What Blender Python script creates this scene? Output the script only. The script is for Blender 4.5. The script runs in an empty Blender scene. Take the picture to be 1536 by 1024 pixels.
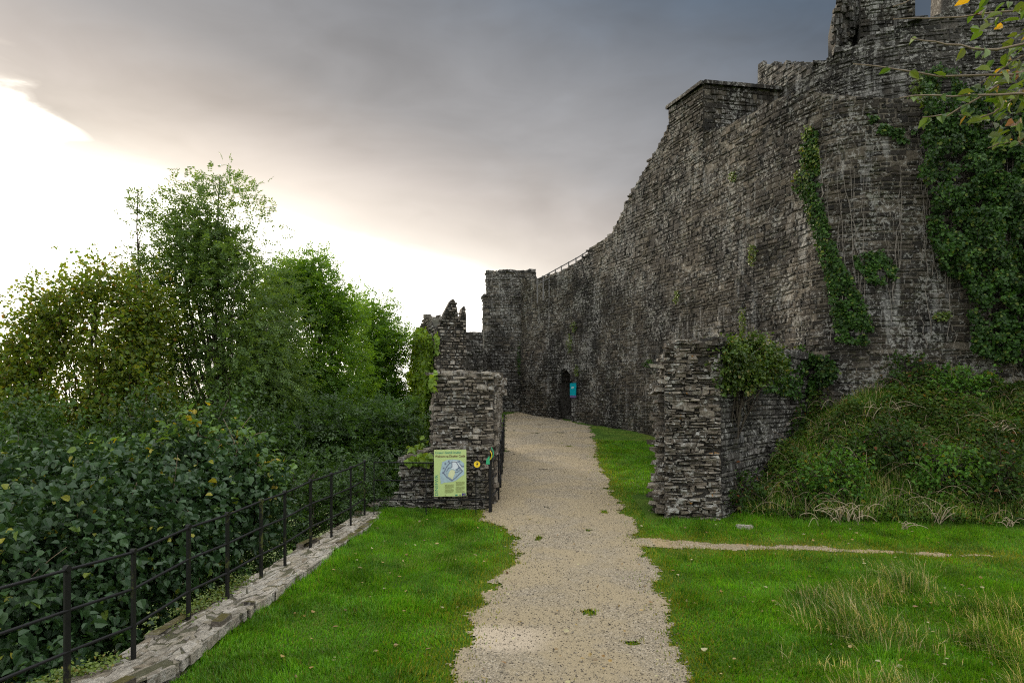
import bpy, math, random
import numpy as np
from mathutils import Vector
from mathutils.bvhtree import BVHTree

# ---------------------------------------------------------------- scene, camera, sky, sun
scn = bpy.context.scene
COL = scn.collection
EYE, HOR, FOC = 3.0, 590.0, 1024.0
cam_d = bpy.data.cameras.new("camera")
cam_d.sensor_width = 36.0
cam_d.lens = 24.0
cam_d.shift_y = (HOR - 512.0) / 1536.0
cam_d.clip_start = 0.05
cam_d.clip_end = 9000.0
cam = bpy.data.objects.new("camera", cam_d)
cam.location = (0, 0, EYE)
cam.rotation_euler = (math.radians(90), 0, 0)
COL.objects.link(cam)
scn.camera = cam
scn.render.resolution_x, scn.render.resolution_y = 1024, 682
scn.view_settings.view_transform = 'Standard'
scn.view_settings.look = 'None'
scn.view_settings.gamma = 1.0
scn.view_settings.use_curve_mapping = False
scn.view_settings.exposure = 0.55
scn.cycles.max_bounces = 6
scn.cycles.transparent_max_bounces = 4
scn.cycles.diffuse_bounces = 3
scn.cycles.pixel_filter_type = 'BLACKMAN_HARRIS'
scn.cycles.filter_width = 1.15
scn.cycles.use_denoising = False
scn.cycles.sample_clamp_indirect = 4.0

SUN_EL, SUN_AZ = math.radians(11.0), math.atan2(-0.56, 1.0)   # azimuth from +Y, negative = left
world = bpy.data.worlds.new("World")
scn.world = world
world.use_nodes = True
wn, wl = world.node_tree.nodes, world.node_tree.links
wn.clear()


def N(nodes, t, **kw):
    n = nodes.new(t)
    for k, v in kw.items():
        setattr(n, k, v)
    return n


def ramp(nodes, stops, interp='LINEAR'):
    r = nodes.new('ShaderNodeValToRGB')
    r.color_ramp.interpolation = interp
    e = r.color_ramp.elements
    while len(e) < len(stops):
        e.new(0.5)
    for k, (p, c) in enumerate(stops):
        e[k].position = p
        e[k].color = (c[0], c[1], c[2], 1) if not isinstance(c, (int, float)) else (c, c, c, 1)
    return r


def math_node(nodes, links, op, a, b=None, c=None, clamp=False):
    m = nodes.new('ShaderNodeMath')
    m.operation = op
    m.use_clamp = clamp
    for i, v in enumerate((a, b, c)):
        if v is None:
            continue
        if isinstance(v, (int, float)):
            m.inputs[i].default_value = v
        else:
            links.new(v, m.inputs[i])
    return m.outputs[0]


def mixc(nodes, links, fac, a, b, blend='MIX'):
    m = nodes.new('ShaderNodeMix')
    m.data_type = 'RGBA'
    m.blend_type = blend
    for sock, v in ((m.inputs[0], fac), (m.inputs[6], a), (m.inputs[7], b)):
        if isinstance(v, (int, float)):
            sock.default_value = v
        elif isinstance(v, tuple):
            sock.default_value = (v[0], v[1], v[2], 1)
        else:
            links.new(v, sock)
    return m.outputs[2]


def build_world():
    out = N(wn, 'ShaderNodeOutputWorld')
    sky = N(wn, 'ShaderNodeTexSky')
    sky.sky_type = 'NISHITA'
    sky.sun_disc = False
    sky.sun_elevation = SUN_EL
    sky.sun_rotation = SUN_AZ
    bg_sky = N(wn, 'ShaderNodeBackground')
    bg_sky.inputs[1].default_value = 0.06
    wl.new(sky.outputs[0], bg_sky.inputs[0])
    tc = N(wn, 'ShaderNodeTexCoord')
    sep = N(wn, 'ShaderNodeSeparateXYZ')
    wl.new(tc.outputs['Generated'], sep.inputs[0])
    X, Y, Z = sep.outputs
    # clouds are laid in bands of a tilted plane through the sky dome
    mp = N(wn, 'ShaderNodeMapping')
    mp.inputs['Rotation'].default_value = (0, math.radians(16), 0)
    mp.inputs['Scale'].default_value = (1.0, 1.0, 2.6)
    wl.new(tc.outputs['Generated'], mp.inputs[0])
    n1 = N(wn, 'ShaderNodeTexNoise')
    n1.inputs['Scale'].default_value = 2.1
    n1.inputs['Detail'].default_value = 5.0
    n1.inputs['Roughness'].default_value = 0.5
    n1.inputs['Distortion'].default_value = 0.4
    wl.new(mp.outputs[0], n1.inputs[0])
    n2 = N(wn, 'ShaderNodeTexNoise')
    n2.inputs['Scale'].default_value = 7.0
    n2.inputs['Detail'].default_value = 6.0
    n2.inputs['Distortion'].default_value = 0.7
    wl.new(mp.outputs[0], n2.inputs[0])
    s = math_node(wn, wl, 'MULTIPLY_ADD', X, 0.295, Z)
    s = math_node(wn, wl, 'MULTIPLY_ADD', Y, -0.178, s)
    w1 = math_node(wn, wl, 'SUBTRACT', n1.outputs[0], 0.5)
    w2 = math_node(wn, wl, 'SUBTRACT', n2.outputs[0], 0.5)
    s1 = math_node(wn, wl, 'MULTIPLY_ADD', w1, 0.05, s)
    s1 = math_node(wn, wl, 'MULTIPLY_ADD', w2, 0.055, s1)
    s1 = math_node(wn, wl, 'ADD', s1, 0.115)
    # a torn bright break in the cloud, far left
    brk = N(wn, 'ShaderNodeVectorMath')
    brk.operation = 'DISTANCE'
    wl.new(tc.outputs['Generated'], brk.inputs[0])
    brk.inputs[1].default_value = tuple(Vector((-0.775, 1.0, 0.44)).normalized())
    bd = math_node(wn, wl, 'MULTIPLY_ADD', w2, 0.30, brk.outputs['Value'])
    bm = math_node(wn, wl, 'MULTIPLY_ADD', bd, -17.0, 1.0, clamp=True)
    s1 = math_node(wn, wl, 'MULTIPLY_ADD', bm, -0.085, s1)
    r = ramp(wn, [(0.0, (2.2, 2.1, 1.95)), (0.078, (1.6, 1.52, 1.4)), (0.098, (0.95, 0.88, 0.78)), (0.118, (0.66, 0.60, 0.53)),
                  (0.15, (0.53, 0.475, 0.42)), (0.21, (0.39, 0.35, 0.32)), (0.29, (0.255, 0.245, 0.242)),
                  (0.42, (0.155, 0.160, 0.172)), (0.53, (0.092, 0.118, 0.155)), (0.64, (0.12, 0.145, 0.185)), (0.80, (1.35, 1.38, 1.4)), (1.0, (2.5, 2.5, 2.5))])  # last stops: unseen overhead sky raised to light the ground
    wl.new(s1, r.inputs[0])
    # mottled grey of the cloud base
    mot = math_node(wn, wl, 'MULTIPLY_ADD', w1, 1.5, 1.05)
    mot = math_node(wn, wl, 'MULTIPLY_ADD', w2, 0.55, mot)
    mcol = N(wn, 'ShaderNodeCombineColor')
    for i in range(3):
        wl.new(mot, mcol.inputs[i])
    cloud = mixc(wn, wl, 1.0, r.outputs[0], mcol.outputs[0], 'MULTIPLY')
    # unseen sky behind the camera, brightened as fill for surfaces facing it
    back = math_node(wn, wl, 'MULTIPLY_ADD', Y, -1.1, 0.12, clamp=True)
    cloud = mixc(wn, wl, back, cloud, (1.15, 1.17, 1.2))
    bg_cl = N(wn, 'ShaderNodeBackground')
    bg_cl.inputs[1].default_value = 1.0
    wl.new(cloud, bg_cl.inputs[0])
    ms = N(wn, 'ShaderNodeMixShader')
    ms.inputs[0].default_value = 0.93
    wl.new(bg_sky.outputs[0], ms.inputs[1])
    wl.new(bg_cl.outputs[0], ms.inputs[2])
    wl.new(ms.outputs[0], out.inputs[0])


build_world()
sun_d = bpy.data.lights.new("sun", 'SUN')
sun_d.energy = 3.2
sun_d.angle = math.radians(9.0)
sun_d.color = (1.0, 0.86, 0.68)
sun = bpy.data.objects.new("sun", sun_d)
sdir = Vector((math.sin(SUN_AZ) * math.cos(SUN_EL), math.cos(SUN_AZ) * math.cos(SUN_EL), math.sin(SUN_EL)))
sun.rotation_euler = sdir.to_track_quat('Z', 'Y').to_euler()
sun.location = (-30, 50, 30)
COL.objects.link(sun)

# ---------------------------------------------------------------- helpers
RNG = np.random.default_rng(7)


def at(px, py, Y):
    return np.array([(px - 768.0) * Y / FOC, Y, EYE - (py - HOR) * Y / FOC])


def fade(t):
    return t * t * (3 - 2 * t)


_H = np.random.default_rng(99).random((64, 64, 64)).astype(np.float32)


def vnoise(p, scale):
    """value noise in 0..1 at points p (n,3)"""
    q = np.asarray(p, float) * scale
    i = np.floor(q).astype(int)
    f = fade(q - i)
    i &= 63
    j = (i + 1) & 63
    r = 0
    for a in (0, 1):
        wx = f[:, 0] if a else 1 - f[:, 0]
        ix = (j if a else i)[:, 0]
        for b in (0, 1):
            wy = f[:, 1] if b else 1 - f[:, 1]
            iy = (j if b else i)[:, 1]
            for c in (0, 1):
                wz = f[:, 2] if c else 1 - f[:, 2]
                iz = (j if c else i)[:, 2]
                r = r + wx * wy * wz * _H[ix, iy, iz]
    return r


def fbm(p, scale, o=3):
    r, a, t = 0, 1.0, 0
    for k in range(o):
        r = r + a * vnoise(np.asarray(p) + 17.3 * k, scale * 2 ** k)
        t += a
        a *= 0.5
    return r / t


def unit(v):
    return v / np.maximum(np.linalg.norm(v, axis=-1, keepdims=True), 1e-9)


class MB:
    def __init__(self):
        self.v, self.f, self.n = [], [], 0

    def add(self, v, f, mat=0):
        v = np.asarray(v, float).reshape(-1, 3)
        f = np.asarray(f, int)
        self.v.append(v)
        self.f.append((f + self.n, mat))
        self.n += len(v)

    def build(self, name, mats, parent=None, smooth=False, loc=None):
        me = bpy.data.meshes.new(name)
        v = np.concatenate(self.v) if self.v else np.zeros((0, 3))
        if loc is not None:
            v = v - np.asarray(loc)
        tot = np.concatenate([np.full(len(f), f.shape[1]) for f, m in self.f])
        li = np.concatenate([f.ravel() for f, m in self.f])
        mi = np.concatenate([np.full(len(f), m) for f, m in self.f])
        me.vertices.add(len(v))
        me.vertices.foreach_set('co', v.astype(np.float32).ravel())
        me.loops.add(len(li))
        me.loops.foreach_set('vertex_index', li.astype(np.int32))
        me.polygons.add(len(tot))
        me.polygons.foreach_set('loop_start', np.concatenate([[0], np.cumsum(tot)[:-1]]).astype(np.int32))
        me.polygons.foreach_set('material_index', mi.astype(np.int32))
        me.polygons.foreach_set('use_smooth', np.full(len(tot), bool(smooth)))
        for m in (mats if isinstance(mats, (list, tuple)) else [mats]):
            me.materials.append(m)
        me.update(calc_edges=True)
        me.validate()
        o = bpy.data.objects.new(name, me)
        if loc is not None:
            o.location = tuple(loc)
        COL.objects.link(o)
        if parent is not None:
            o.parent = parent
        return o

    def bvh(self):
        v = np.concatenate(self.v)
        polys = []
        for f, m in self.f:
            polys += f.tolist()
        return BVHTree.FromPolygons([tuple(p) for p in v], polys)


def tag(o, label=None, cat=None, group=None, kind=None):
    for k, v in (('label', label), ('category', cat), ('group', group), ('kind', kind)):
        if v:
            o[k] = v
    return o


def empty(name, loc, label, cat, group=None):
    o = bpy.data.objects.new(name, None)
    o.empty_display_size = 0.2
    COL.objects.link(o)
    o.location = tuple(loc)
    return tag(o, label, cat, group)


def keep(o, root):
    """parent o to root, leaving its world-space mesh where it is"""
    o.parent = root
    o.matrix_parent_inverse.identity()
    o.location = tuple(-np.array(root.location))
    return o


def tube(mb, pts, rad, seg=6, mat=0):
    pts = np.asarray(pts, float)
    n = len(pts)
    rad = np.broadcast_to(np.asarray(rad, float), (n,))
    t = unit(np.gradient(pts, axis=0))
    ref = np.array([0, 0, 1.0]) if abs(t[:, 2]).mean() < 0.85 else np.array([1.0, 0, 0])
    u = unit(np.cross(t, ref))
    w = np.cross(t, u)
    a = np.arange(seg) * 2 * math.pi / seg
    ring = (np.cos(a)[None, :, None] * u[:, None] + np.sin(a)[None, :, None] * w[:, None]) * rad[:, None, None] + pts[:, None]
    idx = np.arange(n * seg).reshape(n, seg)
    f = np.stack([idx[:-1], np.roll(idx[:-1], -1, 1), np.roll(idx[1:], -1, 1), idx[1:]], -1).reshape(-1, 4)
    b = mb.n
    mb.add(ring.reshape(-1, 3), f, mat)
    mb.f.append((np.array([list(range(b, b + seg))[::-1]]), mat))
    mb.f.append((np.array([list(range(b + (n - 1) * seg, b + n * seg))]), mat))


def bez(p0, p1, p2, n=7):
    t = np.linspace(0, 1, n)[:, None]
    return (1 - t) ** 2 * np.asarray(p0) + 2 * t * (1 - t) * np.asarray(p1) + t * t * np.asarray(p2)


BOXF = np.array([[0, 3, 2, 1], [4, 5, 6, 7], [0, 1, 5, 4], [1, 2, 6, 5], [2, 3, 7, 6], [3, 0, 4, 7]])


def box(mb, c, d, mat=0, rotz=0.0):
    c, d = np.asarray(c, float), np.asarray(d, float) / 2
    s = np.array([[-1, -1, -1], [1, -1, -1], [1, 1, -1], [-1, 1, -1], [-1, -1, 1], [1, -1, 1], [1, 1, 1], [-1, 1, 1]]) * d
    ca, sa = math.cos(rotz), math.sin(rotz)
    s = s @ np.array([[ca, sa, 0], [-sa, ca, 0], [0, 0, 1]])
    mb.add(s + c, BOXF, mat)


def rubble(mb, cen, size, rng, mat=0, flat=1.0):
    """irregular broken blocks: cen (n,3), size (n,3)"""
    n = len(cen)
    if n == 0:
        return
    s = np.array([[-1, -1, -1], [1, -1, -1], [1, 1, -1], [-1, 1, -1], [-1, -1, 1], [1, -1, 1], [1, 1, 1], [-1, 1, 1]], float)
    v = s[None] * size[:, None] * 0.5 * (0.75 + 0.4 * rng.random((n, 8, 3)))
    a = rng.random(n) * 6.28
    tx = rng.normal(0, 0.12, n)
    ca, sa = np.cos(a)[:, None], np.sin(a)[:, None]
    x = v[..., 0] * ca - v[..., 1] * sa
    y = v[..., 0] * sa + v[..., 1] * ca
    z = v[..., 2] + tx[:, None] * v[..., 0]
    v = np.stack([x, y, z], -1) + cen[:, None]
    f = (BOXF[None] + 8 * np.arange(n)[:, None, None]).reshape(-1, 4)
    mb.add(v.reshape(-1, 3), f, mat)


# ---------------------------------------------------------------- materials
def new_mat(name):
    m = bpy.data.materials.new(name)
    m.use_nodes = True
    nt = m.node_tree
    nt.nodes.clear()
    out = nt.nodes.new('ShaderNodeOutputMaterial')
    return m, nt.nodes, nt.links, out


def noise(nodes, links, vec, scale, detail=4.0, rough=0.55, dist=0.0, sc=None):
    if sc is not None:
        mp = nodes.new('ShaderNodeMapping')
        mp.inputs['Scale'].default_value = sc
        links.new(vec, mp.inputs[0])
        vec = mp.outputs[0]
    n = nodes.new('ShaderNodeTexNoise')
    n.inputs['Scale'].default_value = scale
    n.inputs['Detail'].default_value = detail
    n.inputs['Roughness'].default_value = rough
    n.inputs['Distortion'].default_value = dist
    links.new(vec, n.inputs[0])
    return n.outputs[0]


def thresh(nodes, links, v, lo, hi):
    m = nodes.new('ShaderNodeMapRange')
    m.interpolation_type = 'SMOOTHSTEP'
    m.inputs[1].default_value = lo
    m.inputs[2].default_value = hi
    links.new(v, m.inputs[0])
    return m.outputs[0]


def stone_mat(name, palette, lichen=0.5, streak=0.4, moss=0.3, dark=0.5, orange=0.0, gain=1.0, mosscol=(0.05, 0.055, 0.012)):
    m, n, l, out = new_mat(name)
    g = n.new('ShaderNodeNewGeometry')
    pos = g.outputs['Position']
    stops = [((i + 0.0) / len(palette), tuple(x * gain for x in c)) for i, c in enumerate(palette)]
    r = ramp(n, stops, 'LINEAR')
    l.new(g.outputs['Random Per Island'], r.inputs[0])
    grain = noise(n, l, pos, 16.0, 6.0, 0.65)
    gv = math_node(n, l, 'MULTIPLY_ADD', grain, 2.0, -0.05, clamp=False)
    gc = n.new('ShaderNodeCombineColor')
    for i in range(3):
        l.new(gv, gc.inputs[i])
    c = mixc(n, l, 1.0, r.outputs[0], gc.outputs[0], 'MULTIPLY')
    big = noise(n, l, pos, 0.55, 4.0, 0.6, 0.5, (1.0, 1.0, 0.6))
    dk = thresh(n, l, big, 0.42, 0.64)
    dkf = math_node(n, l, 'MULTIPLY', dk, dark)
    c = mixc(n, l, dkf, c, (0.016 * gain, 0.015 * gain, 0.013 * gain))
    # pale crusty lichen and lime runs
    li = noise(n, l, pos, 11.0, 5.0, 0.7, 0.6)
    lm = noise(n, l, pos, 1.1, 3.0, 0.6)
    li2 = math_node(n, l, 'MULTIPLY_ADD', lm, 0.45, li)
    lt = thresh(n, l, li2, 0.76, 0.84)
    ltf = math_node(n, l, 'MULTIPLY', lt, lichen)
    c = mixc(n, l, ltf, c, (0.44, 0.43, 0.39))
    st = noise(n, l, pos, 1.0, 6.0, 0.65, 0.3, (5.5, 5.5, 0.55))
    stm = noise(n, l, pos, 0.5, 2.0)
    st2 = math_node(n, l, 'MULTIPLY_ADD', stm, 0.6, st)
    st3 = thresh(n, l, st2, 0.86, 1.0)
    stf = math_node(n, l, 'MULTIPLY', st3, streak)
    c = mixc(n, l, stf, c, (0.50, 0.49, 0.46))
    if orange > 0:
        on = noise(n, l, pos, 5.0, 4.0, 0.7)
        of = math_node(n, l, 'MULTIPLY', thresh(n, l, on, 0.66, 0.70), orange)
        c = mixc(n, l, of, c, (0.34, 0.15, 0.02))
    # moss on ledges and in damp patches
    sp = n.new('ShaderNodeSeparateXYZ')
    l.new(g.outputs['Normal'], sp.inputs[0])
    mn = noise(n, l, pos, 2.2, 5.0, 0.65)
    mu = math_node(n, l, 'MULTIPLY_ADD', sp.outputs[2], 0.28, mn)
    mt = thresh(n, l, mu, 0.58, 0.78)
    mf = math_node(n, l, 'MULTIPLY', mt, moss)
    c = mixc(n, l, mf, c, mosscol)
    b = n.new('ShaderNodeBsdfPrincipled')
    b.inputs['Roughness'].default_value = 0.88
    b.inputs['Specular IOR Level'].default_value = 0.25
    l.new(c, b.inputs['Base Color'])
    fine = noise(n, l, pos, 30.0, 8.0, 0.72)
    bp = n.new('ShaderNodeBump')
    bp.inputs['Strength'].default_value = 1.0
    bp.inputs['Distance'].default_value = 0.05
    l.new(fine, bp.inputs['Height'])
    l.new(bp.outputs[0], b.inputs['Normal'])
    l.new(b.outputs[0], out.inputs[0])
    return m


def leaf_mat(name, cols, trans=0.4, rough=0.45, spec=0.4, tcol=1.6, accent=None, var=1.1, vscale=1.3):
    m, n, l, out = new_mat(name)
    g = n.new('ShaderNodeNewGeometry')
    k = len(cols)
    stops = [(i / k, c) for i, c in enumerate(cols)]
    if accent:
        stops += [(accent[0][0] - 0.012, cols[-1])] + accent
    r = ramp(n, stops, 'LINEAR')
    l.new(g.outputs['Random Per Island'], r.inputs[0])
    pn = noise(n, l, g.outputs['Position'], vscale, 4.0)
    pv = math_node(n, l, 'MULTIPLY_ADD', pn, var, 1.0 - var * 0.5)
    pv = math_node(n, l, 'MAXIMUM', pv, 0.12)
    pc = n.new('ShaderNodeCombineColor')
    for i in range(3):
        l.new(pv, pc.inputs[i])
    c = mixc(n, l, 1.0, r.outputs[0], pc.outputs[0], 'MULTIPLY')
    b = n.new('ShaderNodeBsdfPrincipled')
    b.inputs['Roughness'].default_value = rough
    b.inputs['Specular IOR Level'].default_value = spec
    l.new(c, b.inputs['Base Color'])
    t = n.new('ShaderNodeBsdfTranslucent')
    c2 = mixc(n, l, 1.0, c, (tcol * 1.15, tcol, tcol * 0.45), 'MULTIPLY')
    l.new(c2, t.inputs[0])
    mx = n.new('ShaderNodeMixShader')
    mx.inputs[0].default_value = trans
    l.new(b.outputs[0], mx.inputs[1])
    l.new(t.outputs[0], mx.inputs[2])
    l.new(mx.outputs[0], out.inputs[0])
    return m


def plain(name, col, rough=0.6, spec=0.3, metal=0.0, var=0.25, scale=12.0, second=None, sec_lo=0.55, sec_hi=0.65, bump=0.0):
    m, n, l, out = new_mat(name)
    g = n.new('ShaderNodeNewGeometry')
    f = noise(n, l, g.outputs['Position'], scale, 5.0, 0.6)
    v = math_node(n, l, 'MULTIPLY_ADD', f, 2 * var, 1 - var)
    cc = n.new('ShaderNodeCombineColor')
    for i in range(3):
        l.new(v, cc.inputs[i])
    c = mixc(n, l, 1.0, col, cc.outputs[0], 'MULTIPLY')
    if second:
        f2 = noise(n, l, g.outputs['Position'], scale * 0.35, 5.0, 0.7)
        c = mixc(n, l, thresh(n, l, f2, sec_lo, sec_hi), c, second)
    b = n.new('ShaderNodeBsdfPrincipled')
    b.inputs['Roughness'].default_value = rough
    b.inputs['Specular IOR Level'].default_value = spec
    b.inputs['Metallic'].default_value = metal
    l.new(c, b.inputs['Base Color'])
    if bump:
        bp = n.new('ShaderNodeBump')
        bp.inputs['Strength'].default_value = bump
        bp.inputs['Distance'].default_value = 0.02
        l.new(f, bp.inputs['Height'])
        l.new(bp.outputs[0], b.inputs['Normal'])
    l.new(b.outputs[0], out.inputs[0])
    return m


PAL_MAIN = [(0.013, 0.011, 0.008), (0.036, 0.029, 0.020), (0.062, 0.050, 0.034), (0.019, 0.017, 0.013), (0.135, 0.112, 0.080), (0.040, 0.034, 0.026)]
PAL_GREY = [(0.017, 0.016, 0.014), (0.050, 0.046, 0.039), (0.095, 0.086, 0.073), (0.027, 0.026, 0.023), (0.19, 0.174, 0.15), (0.060, 0.055, 0.047)]
PAL_RUIN = [(0.045, 0.037, 0.028), (0.14, 0.115, 0.085), (0.27, 0.232, 0.18), (0.06, 0.05, 0.039), (0.42, 0.37, 0.30), (0.18, 0.15, 0.115)]
M_main = stone_mat('slate_rubble', PAL_MAIN, lichen=0.5, streak=0.25, moss=0.4, dark=0.8, gain=0.78)
M_mort = stone_mat('old_lime_mortar', [(0.20, 0.172, 0.13), (0.14, 0.12, 0.09)], lichen=0.5, streak=0.4, moss=0.35, dark=0.97)
M_mortd = stone_mat('dark_lime_mortar', [(0.12, 0.108, 0.088), (0.09, 0.08, 0.066)], lichen=0.5, streak=0.4, moss=0.35, dark=0.9)
M_grey = stone_mat('grey_slate_rubble', PAL_GREY, gain=0.85, lichen=0.55, streak=0.3, moss=0.3, dark=0.6)
M_ruin = stone_mat('ruin_core_stone', PAL_RUIN, lichen=0.8, streak=0.3, moss=0.3, dark=0.4)
M_pier = stone_mat('pier_core_stone', PAL_RUIN, lichen=0.9, streak=0.35, moss=0.2, dark=0.3, orange=0.9)
M_core = stone_mat('dark_core_and_door_shade', [(0.05, 0.045, 0.036), (0.06, 0.054, 0.045)], lichen=0.1, streak=0.1, moss=0.3, dark=0.5)
M_cope = stone_mat('pale_coping_stone', [(0.34, 0.305, 0.25), (0.48, 0.435, 0.365), (0.23, 0.19, 0.14), (0.60, 0.55, 0.47), (0.36, 0.315, 0.24)], lichen=0.5, streak=0.1, moss=0.22, dark=0.25, orange=0.3, mosscol=(0.07, 0.06, 0.012))
M_kerb = stone_mat('mossy_kerb_stone', PAL_RUIN, lichen=0.4, streak=0.1, moss=0.9, dark=0.4, orange=0.2, mosscol=(0.075, 0.065, 0.010))
M_copem = stone_mat('coping_mortar', [(0.17, 0.15, 0.11), (0.18, 0.155, 0.12)], lichen=0.3, streak=0.1, moss=0.6, dark=0.4)
M_iron = plain('black_iron', (0.007, 0.007, 0.007), 0.55, 0.2, var=0.5)
M_ironmoss = plain('weathered_black_iron', (0.008, 0.008, 0.007), 0.55, 0.2, var=0.5, scale=9, second=(0.055, 0.062, 0.016), sec_lo=0.56, sec_hi=0.66)
M_bark = plain('bark', (0.055, 0.045, 0.034), 0.9, 0.1, var=0.6, scale=20, second=(0.06, 0.07, 0.03), bump=0.6)
M_twig = plain('pale_twig', (0.17, 0.13, 0.085), 0.8, 0.2, var=0.4, scale=25)
M_dead = plain('dead_stem', (0.33, 0.27, 0.18), 0.8, 0.2, var=0.35, scale=30)
M_vine = plain('dry_creeper_stem', (0.18, 0.16, 0.135), 0.9, 0.1, var=0.4, scale=30)

# ---------------------------------------------------------------- terrain
_ZY = np.array([-60, -5, 0, 3, 5, 6.5, 9, 11, 13, 16, 20, 25, 30, 34, 60.0])
_ZZ = np.array([1.0, 1.4, 1.3, 0.75, 0.36, 0.245, 0.38, 0.55, 0.72, 0.98, 1.32, 1.62, 1.83, 2.1, 2.2])
_yy = np.linspace(-60, 60, 1201)
_zz = np.interp(_yy, _ZY, _ZZ)
_k = np.hanning(21)
_zz = np.convolve(np.pad(_zz, 10, 'edge'), _k / _k.sum(), 'valid')


def z0(y):
    return np.interp(y, _yy, _zz)


_py_of_y = lambda y: HOR + (EYE - z0(y)) * FOC / y
_ty = np.linspace(5.0, 36, 1500)
_tp = _py_of_y(_ty)


def y_of_py(py):
    return np.interp(-np.asarray(py, float), -_tp, _ty)


WX_Y = np.array([-80, 0, 4, 5.6, 6.24, 7.26, 7.94, 8.68, 9.2, 10.1, 10.7, 11.6, 12.7, 13.2, 14.5, 20, 26, 34, 60])
WX_X = np.array([-4.4, -4.2, -3.95, -3.65, -3.46, -3.42, -3.31, -3.19, -3.08, -2.98, -2.86, -2.77, -2.72, -2.7, -2.0, -2.2, -2.6, -1.6, -1.6])


def rail_x(y):
    return np.interp(y, WX_Y, WX_X)


def bank_h(x, y):
    yf = 12.45 - 0.14 * (x - 4.0)
    w = np.clip((y - yf) / 4.3, 0, 1)
    ds = x - (3.95 + (y - 12.6) * 0.80)
    side = np.clip(ds / 0.3, 0, 1) * (0.50 + 0.50 * fade(np.clip(ds / 2.2, 0, 1)))
    side = side + (1 - side) * fade(np.clip((y - 15.6) / 1.2, 0, 1)) * np.clip(ds / 0.3, 0, 1) * 0.7
    return 2.5 * (0.45 * w + 0.55 * fade(w)) * side


LOWTOP = lambda y: np.interp(y, [4.0, 5.6, 6.24, 7.94, 9.2, 10.7, 12.7, 13.5], [0.62, 0.575, 0.57, 0.61, 0.68, 0.75, 0.76, 0.74])
INX = lambda y: rail_x(y) + np.interp(y, [4, 6.2, 8, 10, 12.7, 13.4], [0.50, 0.43, 0.40, 0.36, 0.30, 0.3])


def berm(x, y):
    drop = np.interp(y, [4, 6.2, 8, 9.5, 10.5, 12.6, 13.4], [0.20, 0.17, 0.14, 0.08, 0.04, 0.03, 0.03])
    dz = np.clip(LOWTOP(y) - drop - z0(np.clip(y, -60, 60)), 0, None)
    t = fade(np.clip(1 - (x - INX(y)) / 1.5, 0, 1))
    return dz * t * (x > INX(y) - 0.3) * np.clip((13.6 - y) / 0.4, 0, 1) * np.clip((y - 3.0) / 1.0, 0, 1)


def gz(x, y, rough=True):
    x, y = np.asarray(x, float), np.asarray(y, float)
    z = z0(np.clip(y, -60, 60)) + 0 * x
    d = np.clip(rail_x(y) - 0.25 - x, 0, None)
    z = z - np.minimum(d * 0.85, 4.5) - np.clip(d - 5.3, 0, 60) * 0.30 - np.clip(d - 65, 0, 160) * 0.15
    z = z + bank_h(x, y) + berm(x, y)
    far = np.clip(np.hypot(x, y) - 75, 0, 120)
    z = z - far * 0.28 * (d <= 0)
    if rough:
        p = np.stack([x.ravel(), y.ravel(), 0 * x.ravel()], -1)
        z = z + ((fbm(p, 0.9, 3) - 0.5) * 0.10).reshape(x.shape)
    return z


# path edges in plan
_PL = np.array([(800, 612), (758, 622), (757, 634), (756, 650), (753, 690), (745, 730), (735, 765), (718, 782), (745, 788), (768, 797), (774, 812), (772, 835), (760, 858), (742, 880),
                (722, 900), (706, 915), (700, 935), (703, 965), (690, 985), (680, 1005), (676, 1040), (650, 1150)], float)
_PR = np.array([(800, 612), (845, 629), (884, 640), (888, 655), (898, 690), (912, 725), (932, 765), (950, 792), (968, 812), (972, 835), (980, 870), (992, 905), (1008, 945), (1028, 985), (1045, 1024), (1050, 1040), (1100, 1150)], float)


def edge_fn(P):
    Y = y_of_py(P[:, 1])
    X = (P[:, 0] - 768) * Y / FOC
    o = np.argsort(Y)
    return Y[o], X[o]


PLY, PLX = edge_fn(_PL)
PRY, PRX = edge_fn(_PR)


def path_left(y):
    return np.interp(y, PLY, PLX)


def path_right(y):
    return np.interp(y, PRY, PRX)


_TR = np.array([(950, 812), (1000, 815), (1060, 817), (1150, 821), (1250, 824), (1350, 828), (1440, 832), (1600, 838), (2000, 850)], float)
TRY = y_of_py(_TR[:, 1])
TRX = (_TR[:, 0] - 768) * TRY / FOC
TRW = np.array([0.30, 0.24, 0.19, 0.13, 0.10, 0.085, 0.05, 0.03, 0.0])


def path_mask(x, y):
    """signed: >0 inside gravel (metres from the edge, roughly)"""
    a = np.minimum(x - path_left(y), path_right(y) - x)
    ty = np.interp(x, TRX, TRY)
    tw = np.interp(x, TRX, TRW)
    b = np.where((x > TRX[0] - 0.3), tw - np.abs(y - ty), -9)
    return a, b


def ground_grid():
    xs = np.concatenate([[-3500, -1200, -500, -250, -140, -90, -60, -40, -28, -20, -15, -12], np.arange(-10, 12.01, 0.13), [13, 15, 18, 24, 35, 60, 110, 250, 600, 3500]])
    ys = np.concatenate([[-3500, -800, -200, -80, -40, -20, -10, -5, 0, 3], np.arange(4.5, 37, 0.13), [38, 41, 46, 55, 70, 100, 150, 250, 500, 1200, 3500]])
    X, Y = np.meshgrid(xs, ys)
    Z = gz(X, Y)
    a, b = path_mask(X, Y)
    Z = Z - 0.01 * (a > 0)
    idx = np.arange(X.size).reshape(X.shape)
    f = np.stack([idx[:-1, :-1], idx[:-1, 1:], idx[1:, 1:], idx[1:, :-1]], -1).reshape(-1, 4)
    mb = MB()
    mb.add(np.stack([X, Y, Z], -1).reshape(-1, 3), f)
    return mb


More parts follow.
